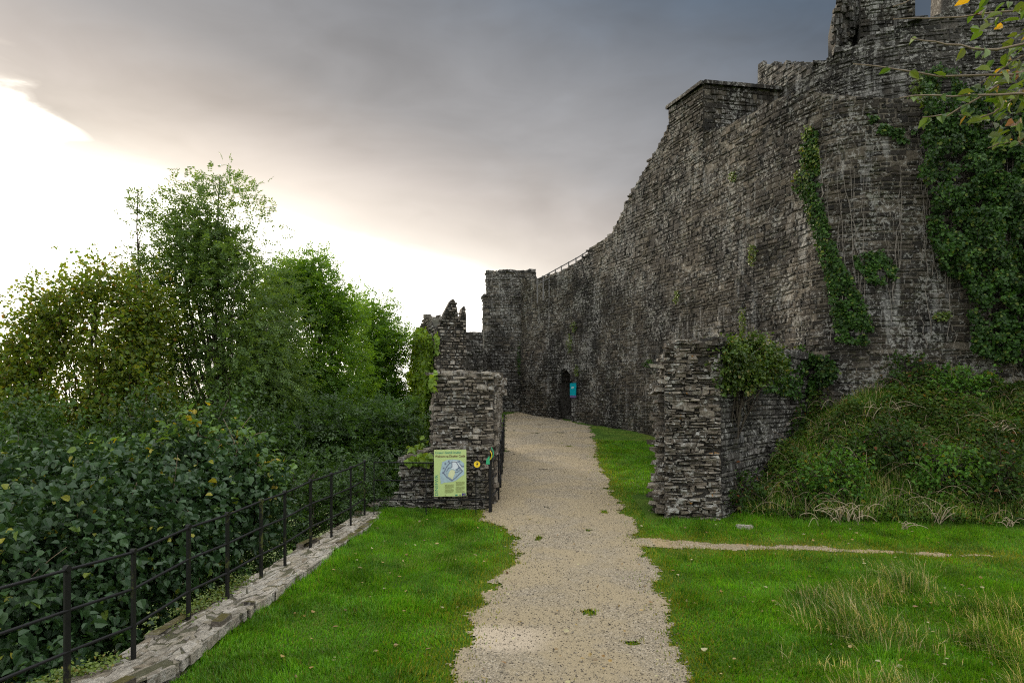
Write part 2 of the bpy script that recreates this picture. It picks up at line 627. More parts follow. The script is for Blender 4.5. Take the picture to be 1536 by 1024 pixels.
m, n, l, out = new_mat('turf_soil')
g = n.new('ShaderNodeNewGeometry')
a_ = noise(n, l, g.outputs['Position'], 1.2, 5.0, 0.6)
b_ = noise(n, l, g.outputs['Position'], 45.0, 6.0, 0.75)
r_ = ramp(n, [(0.36, (0.022, 0.045, 0.006)), (0.5, (0.05, 0.10, 0.009)), (0.62, (0.11, 0.13, 0.022))])
l.new(math_node(n, l, 'MULTIPLY_ADD', b_, 0.5, math_node(n, l, 'MULTIPLY', a_, 0.5)), r_.inputs[0])
bs = n.new('ShaderNodeBsdfPrincipled')
bs.inputs['Roughness'].default_value = 0.95
bs.inputs['Specular IOR Level'].default_value = 0.1
l.new(r_.outputs[0], bs.inputs['Base Color'])
bp = n.new('ShaderNodeBump')
bp.inputs['Strength'].default_value = 0.8
bp.inputs['Distance'].default_value = 0.05
l.new(b_, bp.inputs['Height'])
l.new(bp.outputs[0], bs.inputs['Normal'])
l.new(bs.outputs[0], out.inputs[0])
M_turf = m


def gravel_mat(name, c1, c2, sand):
    m, n, l, out = new_mat(name)
    g = n.new('ShaderNodeNewGeometry')
    pos = g.outputs['Position']
    vo = n.new('ShaderNodeTexVoronoi')
    vo.inputs['Scale'].default_value = 78.0
    l.new(pos, vo.inputs[0])
    sp = n.new('ShaderNodeSeparateColor')
    l.new(vo.outputs['Color'], sp.inputs[0])
    r = ramp(n, [(0.0, (0.105, 0.09, 0.07)), (0.15, c1), (0.5, c2), (0.8, (0.27, 0.222, 0.152)), (1.0, (0.38, 0.335, 0.26))])
    l.new(sp.outputs[0], r.inputs[0])
    fine = noise(n, l, pos, 160.0, 3.0, 0.6)
    big = noise(n, l, pos, 0.8, 4.0, 0.6, 0.5)
    sf = math_node(n, l, 'MULTIPLY', thresh(n, l, big, 0.38, 0.60), 0.85)
    # a worn patch of bare sand near the left edge
    d = n.new('ShaderNodeVectorMath')
    d.operation = 'SUBTRACT'
    l.new(pos, d.inputs[0])
    d.inputs[1].default_value = (-0.10, 7.55, 0.3)
    mp = n.new('ShaderNodeVectorMath')
    mp.operation = 'MULTIPLY'
    l.new(d.outputs[0], mp.inputs[0])
    mp.inputs[1].default_value = (1.25, 1.7, 0)
    ln = n.new('ShaderNodeVectorMath')
    ln.operation = 'LENGTH'
    l.new(mp.outputs[0], ln.inputs[0])
    pw = noise(n, l, pos, 3.0, 4.0)
    pd = math_node(n, l, 'MULTIPLY_ADD', pw, 0.6, ln.outputs['Value'])
    pt = math_node(n, l, 'SUBTRACT', 1.0, thresh(n, l, pd, 0.65, 1.15))
    c = mixc(n, l, sf, r.outputs[0], sand)
    c = mixc(n, l, math_node(n, l, 'MULTIPLY', pt, 0.85), c, (0.38, 0.315, 0.23))
    fv = math_node(n, l, 'MULTIPLY_ADD', fine, 0.9, 0.55)
    fc = n.new('ShaderNodeCombineColor')
    for i in range(3):
        l.new(fv, fc.inputs[i])
    c = mixc(n, l, 1.0, c, fc.outputs[0], 'MULTIPLY')
    b = n.new('ShaderNodeBsdfPrincipled')
    b.inputs['Roughness'].default_value = 0.92
    b.inputs['Specular IOR Level'].default_value = 0.2
    l.new(c, b.inputs['Base Color'])
    h = math_node(n, l, 'MULTIPLY_ADD', vo.outputs['Distance'], -1.0, 1.0)
    h = math_node(n, l, 'MULTIPLY_ADD', fine, 0.4, h)
    bp = n.new('ShaderNodeBump')
    bp.inputs['Strength'].default_value = 0.8
    bp.inputs['Distance'].default_value = 0.012
    l.new(h, bp.inputs['Height'])
    l.new(bp.outputs[0], b.inputs['Normal'])
    l.new(b.outputs[0], out.inputs[0])
    return m


M_gravel = gravel_mat('path_gravel', (0.150, 0.128, 0.09), (0.225, 0.19, 0.13), (0.26, 0.21, 0.128))
M_trail = gravel_mat('trail_grit', (0.16, 0.13, 0.08), (0.24, 0.185, 0.11), (0.27, 0.205, 0.11))
GMB = ground_grid()
tag(GMB.build('ground', M_turf, smooth=True), kind='structure')
GB = GMB.bvh()


def strip(name, ylist, xl, xr, ny, lift, mat):
    mb = MB()
    t = np.linspace(0, 1, ny)
    Y = np.repeat(ylist[:, None], ny, 1)
    X = xl[:, None] * (1 - t) + xr[:, None] * t
    Z = gz(X, Y) + lift
    e = np.minimum(t, 1 - t)
    Z = Z - 0.02 * np.clip(1 - e * 30, 0, 1)
    idx = np.arange(X.size).reshape(X.shape)
    f = np.stack([idx[:-1, :-1], idx[:-1, 1:], idx[1:, 1:], idx[1:, :-1]], -1).reshape(-1, 4)
    mb.add(np.stack([X, Y, Z], -1).reshape(-1, 3), f)
    return tag(mb.build(name, mat, smooth=True), kind='structure')


def jag(y, seed, a=0.09):
    p = np.stack([y, np.full_like(y, seed), 0 * y], -1)
    return (fbm(p, 3.0, 4) - 0.5) * 2 * a




def turf_field(x, y):
    """>0 where turf grows, metres; ragged at several scales, shared by the path's edge and the grass"""
    a, b = path_mask(x, y)
    p = np.stack([x, y, 0 * x], -1)
    nz = (fbm(p, 2.0, 3) - 0.5) * 0.42 + (fbm(p + 31, 6.0, 3) - 0.5) * 0.20 + (vnoise(p, 33.0) - 0.5) * 0.16
    f = -a * 1.0 + nz
    tr = np.where(b > -5, -b * 0.9 + nz * 0.55, 9)
    isl = (fbm(p + 77, 2.3, 3) - 0.80) * 3.0 + nz * 0.7
    return np.maximum(np.minimum(f, tr), np.where(a > 0.3, isl, -9))


def eaten_sheet(name, xs, ys, lift, mat, pick):
    X, Y = np.meshgrid(xs, ys)
    Z = gz(X, Y) + lift
    idx = np.arange(X.size).reshape(X.shape)
    f = np.stack([idx[:-1, :-1], idx[:-1, 1:], idx[1:, 1:], idx[1:, :-1]], -1).reshape(-1, 4)
    xc = (X[:-1, :-1] + X[1:, 1:]).ravel() / 2
    yc = (Y[:-1, :-1] + Y[1:, 1:]).ravel() / 2
    a, b = path_mask(xc, yc)
    f = f[(turf_field(xc, yc) < 0) & pick(a, b)]
    used, inv = np.unique(f, return_inverse=True)
    v = np.stack([X, Y, Z], -1).reshape(-1, 3)[used]
    # loosen the little square steps of the outline
    jt = np.random.default_rng(8).normal(0, 1, (len(v), 2)) * (xs[1] - xs[0]) * 0.28
    v[:, :2] += jt
    mb = MB()
    mb.add(v, inv.reshape(-1, 4))
    return tag(mb.build(name, mat, smooth=True), kind='structure')


_ya = [4.6]
while _ya[-1] < 33.4:
    _ya.append(_ya[-1] + (0.026 if _ya[-1] < 9 else 0.04 if _ya[-1] < 15 else 0.09))
eaten_sheet('path', np.arange(-1.6, 3.6, 0.030), np.array(_ya), 0.010, M_gravel, lambda a, b: (a > -0.5) & ~((b > -0.6) & (a < -0.12)))
eaten_sheet('footpath', np.arange(TRX[0] - 0.4, 7.4, 0.035), np.arange(8.6, 12.2, 0.022), 0.006, M_trail, lambda a, b: (a <= -0.12) & (b > -0.6))

# ---------------------------------------------------------------- masonry
WALLS = []      # BVHs of wall cores, for plants that cling to them


class Face:
    """a wall face over a plan polyline; walking along it the face looks to the right-hand side"""

    def __init__(self, pts, smooth=0, batter=0.0, zref=0.0):
        p = np.asarray(pts, float)
        for _ in range(smooth):
            q = np.empty((2 * len(p) - 2, 2))
            q[0::2] = 0.75 * p[:-1] + 0.25 * p[1:]
            q[1::2] = 0.25 * p[:-1] + 0.75 * p[1:]
            p = np.vstack([p[:1], q, p[-1:]])
        seg = np.hypot(*np.diff(p, axis=0).T)
        keepi = np.concatenate([[True], seg > 1e-6])
        p = p[keepi]
        seg = np.hypot(*np.diff(p, axis=0).T)
        self.p, self.s = p, np.concatenate([[0], np.cumsum(seg)])
        self.L = self.s[-1]
        d = np.gradient(p, self.s, axis=0) if len(p) > 2 else np.repeat(np.diff(p, axis=0), 2, 0)
        nn = np.stack([d[:, 1], -d[:, 0]], 1)
        self.n = unit(nn)
        self.batter, self.zref = batter, zref

    def P(self, s):
        return np.stack([np.interp(s, self.s, self.p[:, k]) for k in (0, 1)], -1)

    def Nn(self, s):
        return unit(np.stack([np.interp(s, self.s, self.n[:, k]) for k in (0, 1)], -1))

    def __call__(self, s, z, d):
        s, z, d = np.broadcast_arrays(np.asarray(s, float), np.asarray(z, float), np.asarray(d, float))
        p, nn = self.P(s), self.Nn(s)
        bt = self.batter(s) if callable(self.batter) else self.batter
        dd = d + bt * (self.zref - z)
        # extrapolate a little past the ends
        over = np.where(s < 0, s, np.where(s > self.L, s - self.L, 0.0))
        tx = np.stack([-nn[..., 1], nn[..., 0]], -1)
        xy = p + nn * dd[..., None] + tx * over[..., None]
        return np.concatenate([xy, z[..., None]], -1)

    def px(self, s):
        p = self.P(s)
        return 768 + FOC * p[..., 0] / p[..., 1]


def top_from_px(face, prof):
    prof = np.asarray(prof, float)

    def f(s):
        p = face.P(s)
        px = 768 + FOC * p[..., 0] / p[..., 1]
        return EYE + (HOR - np.interp(px, prof[:, 0], prof[:, 1])) * p[..., 1] / FOC
    return f


def bulge_at(S, T, amt, seed=0):
    p = np.stack([np.ravel(S), np.ravel(T) * 1.4, np.ravel(S) * 0 + 5.5 + seed], -1)
    return ((fbm(p, 1.9, 3) - 0.5) * 2 * amt).reshape(np.shape(S))


def stones(mb, M, s0, s1, tlo, thi, course, length, prot, rng, bulge=0.0, gap=0.012, inset=0.014, mat=0, skip=None, drop=0.0, jit=0.006, big=0.06, wav=0.03):
    """coursed rubble over the map M(s,t,d); tlo/thi are functions of s"""
    ss = np.linspace(s0, s1, 60)
    t = float(np.min(tlo(ss))) - 0.1
    tmax = float(np.max(thi(ss)))
    A = []
    while t < tmax:
        h = course * (0.65 + 0.75 * rng.random())
        x = s0 - length * rng.random() * 0.5
        while x < s1:
            w = length * (0.35 + 1.3 * rng.random() ** 1.3)
            x1 = min(x + w, s1)
            if x1 - max(x, s0) > 0.04:
                hh = h
                tt = t
                if rng.random() < big:
                    hh = h * (1.5 + rng.random() * 0.6)
                A.append((max(x, s0), x1, tt, tt + hh))
            x += w
        t += h
    A = np.array(A)
    sc, tc = (A[:, 0] + A[:, 1]) / 2, (A[:, 2] + A[:, 3]) / 2
    ok = (tc > tlo(sc) - 0.06) & (tc < thi(sc)) & (rng.random(len(A)) >= drop)
    if skip is not None:
        ok &= ~skip(sc, tc)
    A = A[ok]
    n = len(A)
    if n == 0:
        return
    wv = (vnoise(np.stack([A[:, 0] * 0.6, A[:, 2] * 0.8, A[:, 0] * 0 + 3.1], -1), 1.0) - 0.5) * 2 * wav
    A[:, 2] += wv
    A[:, 3] += wv
    pr = prot * (0.25 + 0.9 * rng.random(n) ** 1.5)
    gp = gap * (0.5 + rng.random(n)) / 2
    S = np.stack([A[:, 0] + gp, A[:, 1] - gp, A[:, 1] - gp, A[:, 0] + gp], 1)
    T = np.stack([A[:, 2] + gp, A[:, 2] + gp, A[:, 3] - gp, A[:, 3] - gp], 1)
    S = S + rng.normal(0, jit, S.shape)
    T = T + rng.normal(0, jit, T.shape)
    cs, ct = S.mean(1, keepdims=True), T.mean(1, keepdims=True)
    ins = inset * (0.5 + rng.random((n, 4)))
    hs = np.maximum(np.abs(S - cs), 1e-3)
    ht = np.maximum(np.abs(T - ct), 1e-3)
    S2 = cs + (S - cs) * np.clip(1 - ins / hs, 0.35, 1)
    T2 = ct + (T - ct) * np.clip(1 - ins / ht, 0.35, 1)
    D0 = np.full((n, 4), -0.10)
    D1 = np.repeat((pr * 0.45)[:, None], 4, 1)
    D2 = pr[:, None] + rng.normal(0, prot * 0.22, (n, 4))
    D2 = np.maximum(D2, D1 + 0.001)
    if bulge:
        bg = bulge_at(A[:, 0] * 0.5 + A[:, 1] * 0.5, A[:, 2], bulge)[:, None]
        D0, D1, D2 = D0 + bg, D1 + bg, D2 + bg
    v = np.concatenate([M(S, T, D0), M(S, T, D1), M(S2, T2, D2)], 1)
    q = []
    for k in range(4):
        j = (k + 1) % 4
        q += [[k, j, 4 + j, 4 + k], [4 + k, 4 + j, 8 + j, 8 + k]]
    q.append([8, 9, 10, 11])
    f = (np.array(q)[None] + 12 * np.arange(n)[:, None, None]).reshape(-1, 4)
    mb.add(v.reshape(-1, 3), f, mat)


def core(mb, M, s0, s1, tlo, thi, thick, depth=-0.02, res=0.15, rough=0.02, mat=1, push=None, seed=0, bulge=0.0):
    ns = max(3, int((s1 - s0) / res) + 1)
    ss = np.linspace(s0, s1, ns)
    lo, hi = tlo(ss) - 0.3, thi(ss)
    nt = max(4, int(np.max(hi - lo) / res) + 1)
    v = np.linspace(0, 1, nt)
    S = np.repeat(ss[:, None], nt, 1)
    T = lo[:, None] * (1 - v) + hi[:, None] * v
    D = depth + (fbm(np.stack([S.ravel(), T.ravel(), S.ravel() * 0 + seed], -1), 2.5, 3).reshape(S.shape) - 0.5) * 2 * rough
    if bulge:
        D = D + bulge_at(S, T, bulge)
    if push is not None:
        D = D - push(S, T)
    F = M(S, T, D)
    B = M(S, T, np.full_like(S, -thick))
    idx = np.arange(S.size).reshape(S.shape)
    f = np.stack([idx[:-1, :-1], idx[1:, :-1], idx[1:, 1:], idx[:-1, 1:]], -1).reshape(-1, 4)
    mb0 = mb.n
    mb.add(np.concatenate([F.reshape(-1, 3), B.reshape(-1, 3)]), f[:, ::-1] + S.size, mat)
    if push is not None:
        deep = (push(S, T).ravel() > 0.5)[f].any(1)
        mb.f.append((f[deep] + mb0, 2))  # doorway recess takes the dark material, its shade put into the colour
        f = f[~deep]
    mb.f.append((f + mb0, mat))
    o = mb0 + S.size
    tp = np.stack([mb0 + idx[:-1, -1], mb0 + idx[1:, -1], o + idx[1:, -1], o + idx[:-1, -1]], -1)
    e0 = np.stack([mb0 + idx[0, :-1], mb0 + idx[0, 1:], o + idx[0, 1:], o + idx[0, :-1]], -1)
    e1 = np.stack([mb0 + idx[-1, 1:], mb0 + idx[-1, :-1], o + idx[-1, :-1], o + idx[-1, 1:]], -1)
    mb.f.append((np.concatenate([tp, e0, e1]), mat))


def caps(mb, M, s0, s1, thi, thick, size, rng, n, mat=0, lift=0.0):
    s = s0 + (s1 - s0) * rng.random(n)
    d = -thick * rng.random(n) ** 1.4
    c = M(s, thi(s) + lift + rng.normal(0, size[2] * 0.2, n), d)
    sz = np.asarray(size)[None] * (0.5 + rng.random((n, 3)))
    rubble(mb, c, sz, rng, mat)


def rough_top(f, amp, scale, seed):
    def g(s):
        s = np.asarray(s, float)
        p = np.stack([s.ravel() * 1.0, s.ravel() * 0 + seed, s.ravel() * 0], -1)
        return f(s) + ((fbm(p, scale, 3) - 0.5) * 2 * amp).reshape(s.shape)
    return g


def wall(mb, M, tlo, thi, course, length, prot, seed, thick=0.8, depth=-0.02, rough=0.02, res=0.15, skip=None, push=None, ncap=0, capsize=(0.3, 0.25, 0.12), s0=0.0, s1=None, mats=(0, 1), register=True, **kw):
    rng = np.random.default_rng(seed)
    s1 = M.L if s1 is None else s1
    cmb = MB()
    core(cmb, M, s0, s1, tlo, thi, thick, depth, res, rough, mats[1], push, seed, kw.get('bulge', 0.0))
    base = mb.n
    for v in cmb.v:
        mb.v.append(v)
    for f, m_ in cmb.f:
        mb.f.append((f + base, m_))
    mb.n += cmb.n
    if register:
        WALLS.append(cmb.bvh())
    stones(mb, M, s0, s1, tlo, thi, course, length, prot, rng, mat=mats[0], skip=skip, **kw)
    if ncap:
        caps(mb, M, s0, s1, thi, thick, capsize, rng, ncap, mats[0])


const = lambda v: (lambda s: np.full(np.shape(s), float(v)))


def ground_under(F, off=0.1):
    return lambda s: gz(F.P(s)[..., 0] + F.Nn(s)[..., 0] * off, F.P(s)[..., 1] + F.Nn(s)[..., 1] * off, False) - 0.05


# ---- curtain wall
CW = Face([(0.35, 34.6), (0.75, 32.6), (2.45, 30.2), (5.05, 23.3), (7.25, 16.95), (7.95, 16.15), (9.5, 15.95), (15.5, 15.3)], smooth=2, zref=10.0)
_pxs = CW.px(np.linspace(0, CW.L, 400))
_ss = np.linspace(0, CW.L, 400)


def s_at_px(px):
    return float(np.interp(px, _pxs, _ss))


SC = s_at_px(1228)
CW.batter = lambda s: 0.012 + 0.10 * fade(np.clip((s - SC + 1.2) / 2.2, 0, 1))
CW_TOP = top_from_px(CW, [(700, 418), (785, 418), (803, 419), (840, 407), (880, 384), (884, 372), (917, 352), (950, 283), (985, 222), (1002, 187), (1055, 199), (1090, 188), (1122, 174), (1165, 148), (1205, 133), (1225, 138), (1300, 148), (1380, 150), (1700, 150)])
CW_TOPR = rough_top(CW_TOP, 0.07, 1.6, 4.0)
DS0, DS1 = s_at_px(839.5), s_at_px(860.5)
DZ = float(gz(2.5, 29.8))
DMID = (DS0 + DS1) / 2
DHW = (DS1 - DS0) / 2


def in_door(s, z, grow=0.0):
    u = np.abs(s - DMID) / (DHW + grow)
    h = z - DZ
    topz = 1.45 + 0.80 * np.sqrt(np.clip(1 - u ** 1.6, 0, 1)) + grow
    return (u < 1) & (h < topz)


mb = MB()
wall(mb, CW, ground_under(CW), CW_TOPR, 0.112, 0.27, 0.034, 11, thick=3.4, depth=-0.008, rough=0.022, res=0.12,
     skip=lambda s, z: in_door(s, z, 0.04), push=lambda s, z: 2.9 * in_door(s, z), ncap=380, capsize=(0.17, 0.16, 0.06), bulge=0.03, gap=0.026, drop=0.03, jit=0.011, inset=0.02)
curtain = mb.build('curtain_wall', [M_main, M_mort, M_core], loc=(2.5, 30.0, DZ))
tag(curtain, 'long dark curtain wall of slate rubble curving up the right side, with pointed doorway', 'castle wall')
# dressed arch stones round the doorway
mb = MB()
rng = np.random.default_rng(5)
for k in range(26):
    u = -1 + 2 * k / 25
    if abs(u) > 0.999:
        pts = [(DMID + u * (DHW + 0.09), DZ + h) for h in np.arange(0.1, 1.5, 0.2)]
    else:
        pts = [(DMID + u * (DHW + 0.08), DZ + 1.5 + 0.82 * math.sqrt(max(0, 1 - abs(u) ** 1.6)) + 0.06)]
    for (s, z) in pts:
        rubble(mb, CW(np.array([s]), np.array([z]), np.array([-0.03])), np.array([[0.17, 0.17, 0.16]]), rng)
keep(mb.build('door_surround', M_grey), curtain)
mb = MB()
_dm = CW.P(DMID), CW.Nn(DMID)
_c = _dm[0] - _dm[1] * 0.5
_ang = math.atan2(_dm[1][0], -_dm[1][1])
box(mb, (_c[0], _c[1], DZ + 0.06), (2 * DHW + 0.3, 0.4, 0.3), 0, _ang)
keep(mb.build('door_step', M_grey), curtain)

# parapet block standing on the curtain wall
PB0, PB1 = CW.P(s_at_px(1003)), CW.P(s_at_px(1056))
ZPB = 12.5
mb = MB()
FA = Face([PB0, PB1])
wall(mb, FA, const(9.5), rough_top(const(ZPB), 0.05, 2, 1), 0.11, 0.28, 0.04, 21, thick=0.7, gap=0.02, drop=0.02)
FB = Face([PB1, (8.7, 21.45)])
wall(mb, FB, const(9.0), rough_top(const(ZPB), 0.06, 2, 2), 0.12, 0.30, 0.04, 22, thick=0.7, gap=0.02, drop=0.03)
for Fq, sd in ((FA, 1), (FB, 2)):
    r2 = np.random.default_rng(sd)
    stones(mb, lambda s, t, d, Fq=Fq: Fq(s, ZPB + 0.05 + d, -t), -0.03, Fq.L + 0.03, const(-0.045), const(0.7), 0.7, 0.4, 0.02, r2)
keep(mb.build('parapet', [M_main, M_mort]), curtain)

# ---- upper ward wall and tower fragments behind
UW = Face([(8.1, 22.6), (8.75, 20.2), (9.7, 18.9), (12.0, 18.3), (16.5, 17.9)], smooth=2, batter=0.03, zref=12)
UW_TOP = top_from_px(UW, [(1100, 97), (1225, 97), (1240, 92), (1252, 82), (1275, 72), (1300, 58), (1330, 45), (1372, 31), (1395, 26), (1405, 21), (1428, 15), (1429, -90), (1700, -110)])
mb = MB()
wall(mb, UW, const(8.5), rough_top(UW_TOP, 0.05, 2.5, 6), 0.11, 0.28, 0.05, 31, mats=(0, 2), thick=1.2, depth=0.0, res=0.1, gap=0.028, drop=0.04, jit=0.012, ncap=160, capsize=(0.3, 0.25, 0.1))
upper = mb.build('upper_wall', [M_grey, M_mort, M_mortd], loc=(9.7, 18.9, 8.5))
tag(upper, 'grey upper ward wall rising behind the curtain wall, with a window gap open to sky', 'castle wall')
mb = MB()
_tl, _tr = at(1290, 0, 19.3), at(1373, 0, 18.95)
TF = Face([_tl[:2], _tr[:2]])
wall(mb, TF, lambda s: UW_TOP(np.interp(s, [0, TF.L], [0.0, 0.0]) * 0 + 3.0) * 0 + 12.0, const(15.2), 0.12, 0.3, 0.05, 32, thick=0.9, gap=0.02, drop=0.03)
# splayed jamb of the broken arch, curling out to the left
_prof = [(1290, -60), (1268, -35), (1257, 0), (1251, 30), (1251, 60), (1253, 84), (1264, 82), (1268, 70), (1278, 50), (1290, 32)]
poly = np.array([at(a, b, 19.5) for a, b in _prof])
bk = poly + np.array([0.25, 0.9, 0])
k = len(poly)
mb.add(np.concatenate([poly, bk]), np.array([[i, (i + 1) % k, k + (i + 1) % k, k + i] for i in range(k)]), 1)
cap_i = mb.n - 2 * k
mb.f.append((np.array([list(range(cap_i, cap_i + k))[::-1]]), 1))
mb.f.append((np.array([list(range(cap_i + k, cap_i + 2 * k))]), 1))
rng = np.random.default_rng(77)
_pp = []
while len(_pp) < 150:
    a, b = rng.uniform(1251, 1290), rng.uniform(-50, 82)
    lft = np.interp(b, [-60, -35, 0, 30, 84], [1288, 1268, 1257, 1251, 1253])
    lowb = np.interp(a, [1251, 1264, 1278, 1290], [84, 80, 50, 32])
    if a > lft and b < lowb:
        _pp.append(at(a, b, 19.5))
rubble(mb, np.array(_pp), np.array([0.22, 0.12, 0.13]) * (0.6 + 0.7 * rng.random((150, 3))), rng, 0)
_bx = at(1280, 55, 20.6)
box(mb, _bx, (0.55, 0.4, 1.3), 1)
keep(mb.build('tower_fragment', [M_main, M_core]), upper)
mb = MB()
F1 = Face([(8.35, 23.4), (9.05, 21.6)])
ZT = 3 + (HOR - 99) / FOC * 21.6
wall(mb, F1, const(10), rough_top(const(ZT), 0.06, 3, 1), 0.12, 0.3, 0.05, 41, thick=0.6, gap=0.02)
F1 = Face([(9.05, 21.6), (11.0, 21.4)])
wall(mb, F1, const(10), rough_top(const(ZT + 0.1), 0.06, 3, 2), 0.12, 0.3, 0.05, 42, thick=0.6, gap=0.02)
keep(mb.build('turret', [M_main, M_mort]), upper)

# ---- square tower at the far end
mb = MB()
for pts, sd in (([(-1.42, 39), (-1.42, 34)], 51), ([(-1.42, 34), (0.62, 34)], 52), ([(0.62, 34), (0.62, 36)], 53)):
    Ft = Face(pts, batter=0.02, zref=7.8)
    wall(mb, Ft, ground_under(Ft), rough_top(const(7.85), 0.06, 2, sd), 0.14, 0.26, 0.06, sd, thick=0.9, gap=0.03, drop=0.05, ncap=25)
tower = mb.build('square_tower', [M_grey, M_mort], loc=(-0.4, 34, 2.0))
tag(tower, 'square grey stone tower at the far end of the path, beside the curtain wall', 'tower')
mb = MB()
for pts, sd in (([(-1.28, 39), (-1.28, 34.15)], 54), ([(-1.28, 34.15), (1.18, 34.15)], 55), ([(1.18, 34.15), (1.18, 38)], 56)):
    Ft = Face(pts)
    wall(mb, Ft, const(7.4), rough_top(const(9.1), 0.05, 2, sd), 0.13, 0.3, 0.05, sd, thick=0.9, gap=0.03, drop=0.04, ncap=25)
keep(mb.build('upper_stage', [M_grey, M_mort]), tower)

# ---- ruined gateway on the left
mb = MB()
GL = Face([(-2.75, 13.45), (-0.45, 13.25)])
_gl_top = lambda s: np.interp(GL.px(s), [555, 575, 598, 602, 625, 650, 700, 735, 760], [0.75, 0.82, 0.95, 1.72, 1.80, 1.93, 1.95, 1.93, 1.9])
wall(mb, GL, ground_under(GL), rough_top(_gl_top, 0.05, 3, 3), 0.046, 0.15, 0.06, 61, thick=0.9, depth=-0.03, rough=0.04, res=0.06, bulge=0.07, big=0.14, gap=0.012, inset=0.014, drop=0.10, ncap=70, capsize=(0.22, 0.2, 0.06), jit=0.01, wav=0.05)
GU = Face([(-1.56, 13.62), (-0.36, 13.56)], batter=0.03, zref=3.4)
wall(mb, GU, const(1.5), rough_top(const(3.38), 0.05, 3, 5), 0.055, 0.19, 0.06, 62, thick=0.8, depth=-0.03, rough=0.04, res=0.06, bulge=0.06, big=0.14, gap=0.012, inset=0.016, drop=0.09, ncap=40, capsize=(0.25, 0.2, 0.06), jit=0.01, wav=0.05)
GR = Face([(-0.34, 13.6), (-0.34, 20.5)])
wall(mb, GR, ground_under(GR), rough_top(lambda s: np.interp(s, [0, 2, 7], [3.36, 3.3, 2.9]), 0.08, 2, 6), 0.09, 0.3, 0.05, 63, thick=0.9, drop=0.04, ncap=60)
GS = Face([(-1.70, 20.0), (-1.56, 13.65)], batter=0.03, zref=3.4)
wall(mb, GS, const(-1.5), rough_top(const(3.3), 0.08, 2, 7), 0.09, 0.3, 0.06, 64, thick=0.7, drop=0.05)
gate_ruin = mb.build('gateway_ruin', [M_ruin, M_core], loc=(-0.9, 13.6, 0.7))
tag(gate_ruin, 'broken layered stone gateway stub left of the path, behind the map board', 'ruined wall')

# ---- tall ruined house end behind it
mb = MB()
RB = Face([(-3.5, 24.5), (-2.12, 19.0)])
wall(mb, RB, const(-2.5), rough_top(lambda s: 3 + (HOR - np.interp(RB.px(s), [618, 626, 634, 641, 649, 658], [540, 500, 482, 474, 486, 494])) / FOC * RB.P(s)[..., 1], 0.05, 3, 1), 0.09, 0.2, 0.05, 71, ncap=26, capsize=(0.16, 0.16, 0.1), thick=0.45, drop=0.05, gap=0.03)
RF = Face([(-2.12, 19.0), (-1.28, 19.2)])
wall(mb, RF, const(-0.5), rough_top(lambda s: 3 + (HOR - np.interp(RF.px(s), [650, 660, 666, 676, 681, 686, 690, 693, 697, 699, 701], [494, 488, 470, 450, 446, 458, 498, 462, 456, 464, 486])) / FOC * 19.1, 0.03, 5, 2), 0.075, 0.13, 0.06, 72, thick=0.5, res=0.04, gap=0.03, drop=0.06, depth=-0.04)
house_ruin = mb.build('ruined_house', [M_ruin, M_core], loc=(-2.1, 19, 1.0))
tag(house_ruin, 'jagged two pointed ruin with green ivy on its left side, behind the gateway stub', 'ruined wall')
mb = MB()
LW = Face([(-2.4, 27.2), (-1.2, 28.2)])
wall(mb, LW, const(0.5), rough_top(const(5.5), 0.04, 3, 1), 0.13, 0.28, 0.05, 73, thick=0.6, gap=0.03, drop=0.05)
LW2 = Face([(-1.3, 28.2), (-1.25, 33.8)])
wall(mb, LW2, const(0.5), rough_top(const(5.0), 0.1, 2, 1), 0.13, 0.28, 0.05, 74, thick=0.6, gap=0.03)
tag(mb.build('link_wall', [M_grey, M_core], loc=(-1.2, 28.2, 1.8)), 'low dark stretch of wall joining the jagged ruin to the square tower', 'ruined wall')

# ---- gate pier on the right with its return wall
mb = MB()
PF = Face([(2.84, 12.71), (3.84, 12.55)], batter=0.035, zref=2.0)
wall(mb, PF, const(0.45), rough_top(lambda s: np.interp(s, [0, 0.15, 0.3, 1.1], [3.6, 3.8, 3.95, 3.92]), 0.06, 3, 1), 0.050, 0.19, 0.065, 81, thick=0.9, depth=-0.035, rough=0.05, res=0.05, bulge=0.09, big=0.16, gap=0.012, inset=0.016, drop=0.09, ncap=70, capsize=(0.26, 0.22, 0.06), jit=0.012, wav=0.06)
PL = Face([(3.15, 14.4), (2.80, 12.95)], batter=0.04, zref=2.0)
wall(mb, PL, const(0.5), rough_top(const(3.7), 0.12, 3, 2), 0.052, 0.18, 0.08, 82, thick=0.7, depth=-0.06, rough=0.05, res=0.08, inset=0.02, drop=0.12, jit=0.012)
rng = np.random.default_rng(83)
_c = np.stack([2.76 + 0.12 * rng.random(60), 12.80 + 0.5 * rng.random(60), 0.6 + 3.0 * rng.random(60) ** 1.8], -1)
rubble(mb, _c, np.array([0.24, 0.22, 0.08]) * (0.6 + 0.7 * rng.random((60, 3))), rng, 0)
pier = mb.build('gate_pier', [M_pier, M_core], loc=(3.3, 12.6, 0.6))
tag(pier, 'freestanding stub of thin layered slate right of the path, ivy bush on top', 'ruined wall')
mb = MB()
PR_ = Face([(3.83, 12.58), (7.5, 16.9)], batter=0.02, zref=3)
wall(mb, PR_, lambda s: gz(PR_.P(s)[..., 0] + 0.2, PR_.P(s)[..., 1] - 0.15, False) - 0.3, rough_top(lambda s: np.interp(s, [0, 3, 6], [3.9, 3.85, 4.05]), 0.1, 2, 3), 0.10, 0.28, 0.05, 84, thick=0.7, depth=-0.03, drop=0.05, gap=0.02, ncap=70)
keep(mb.build('return_wall', [M_grey, M_core]), pier)

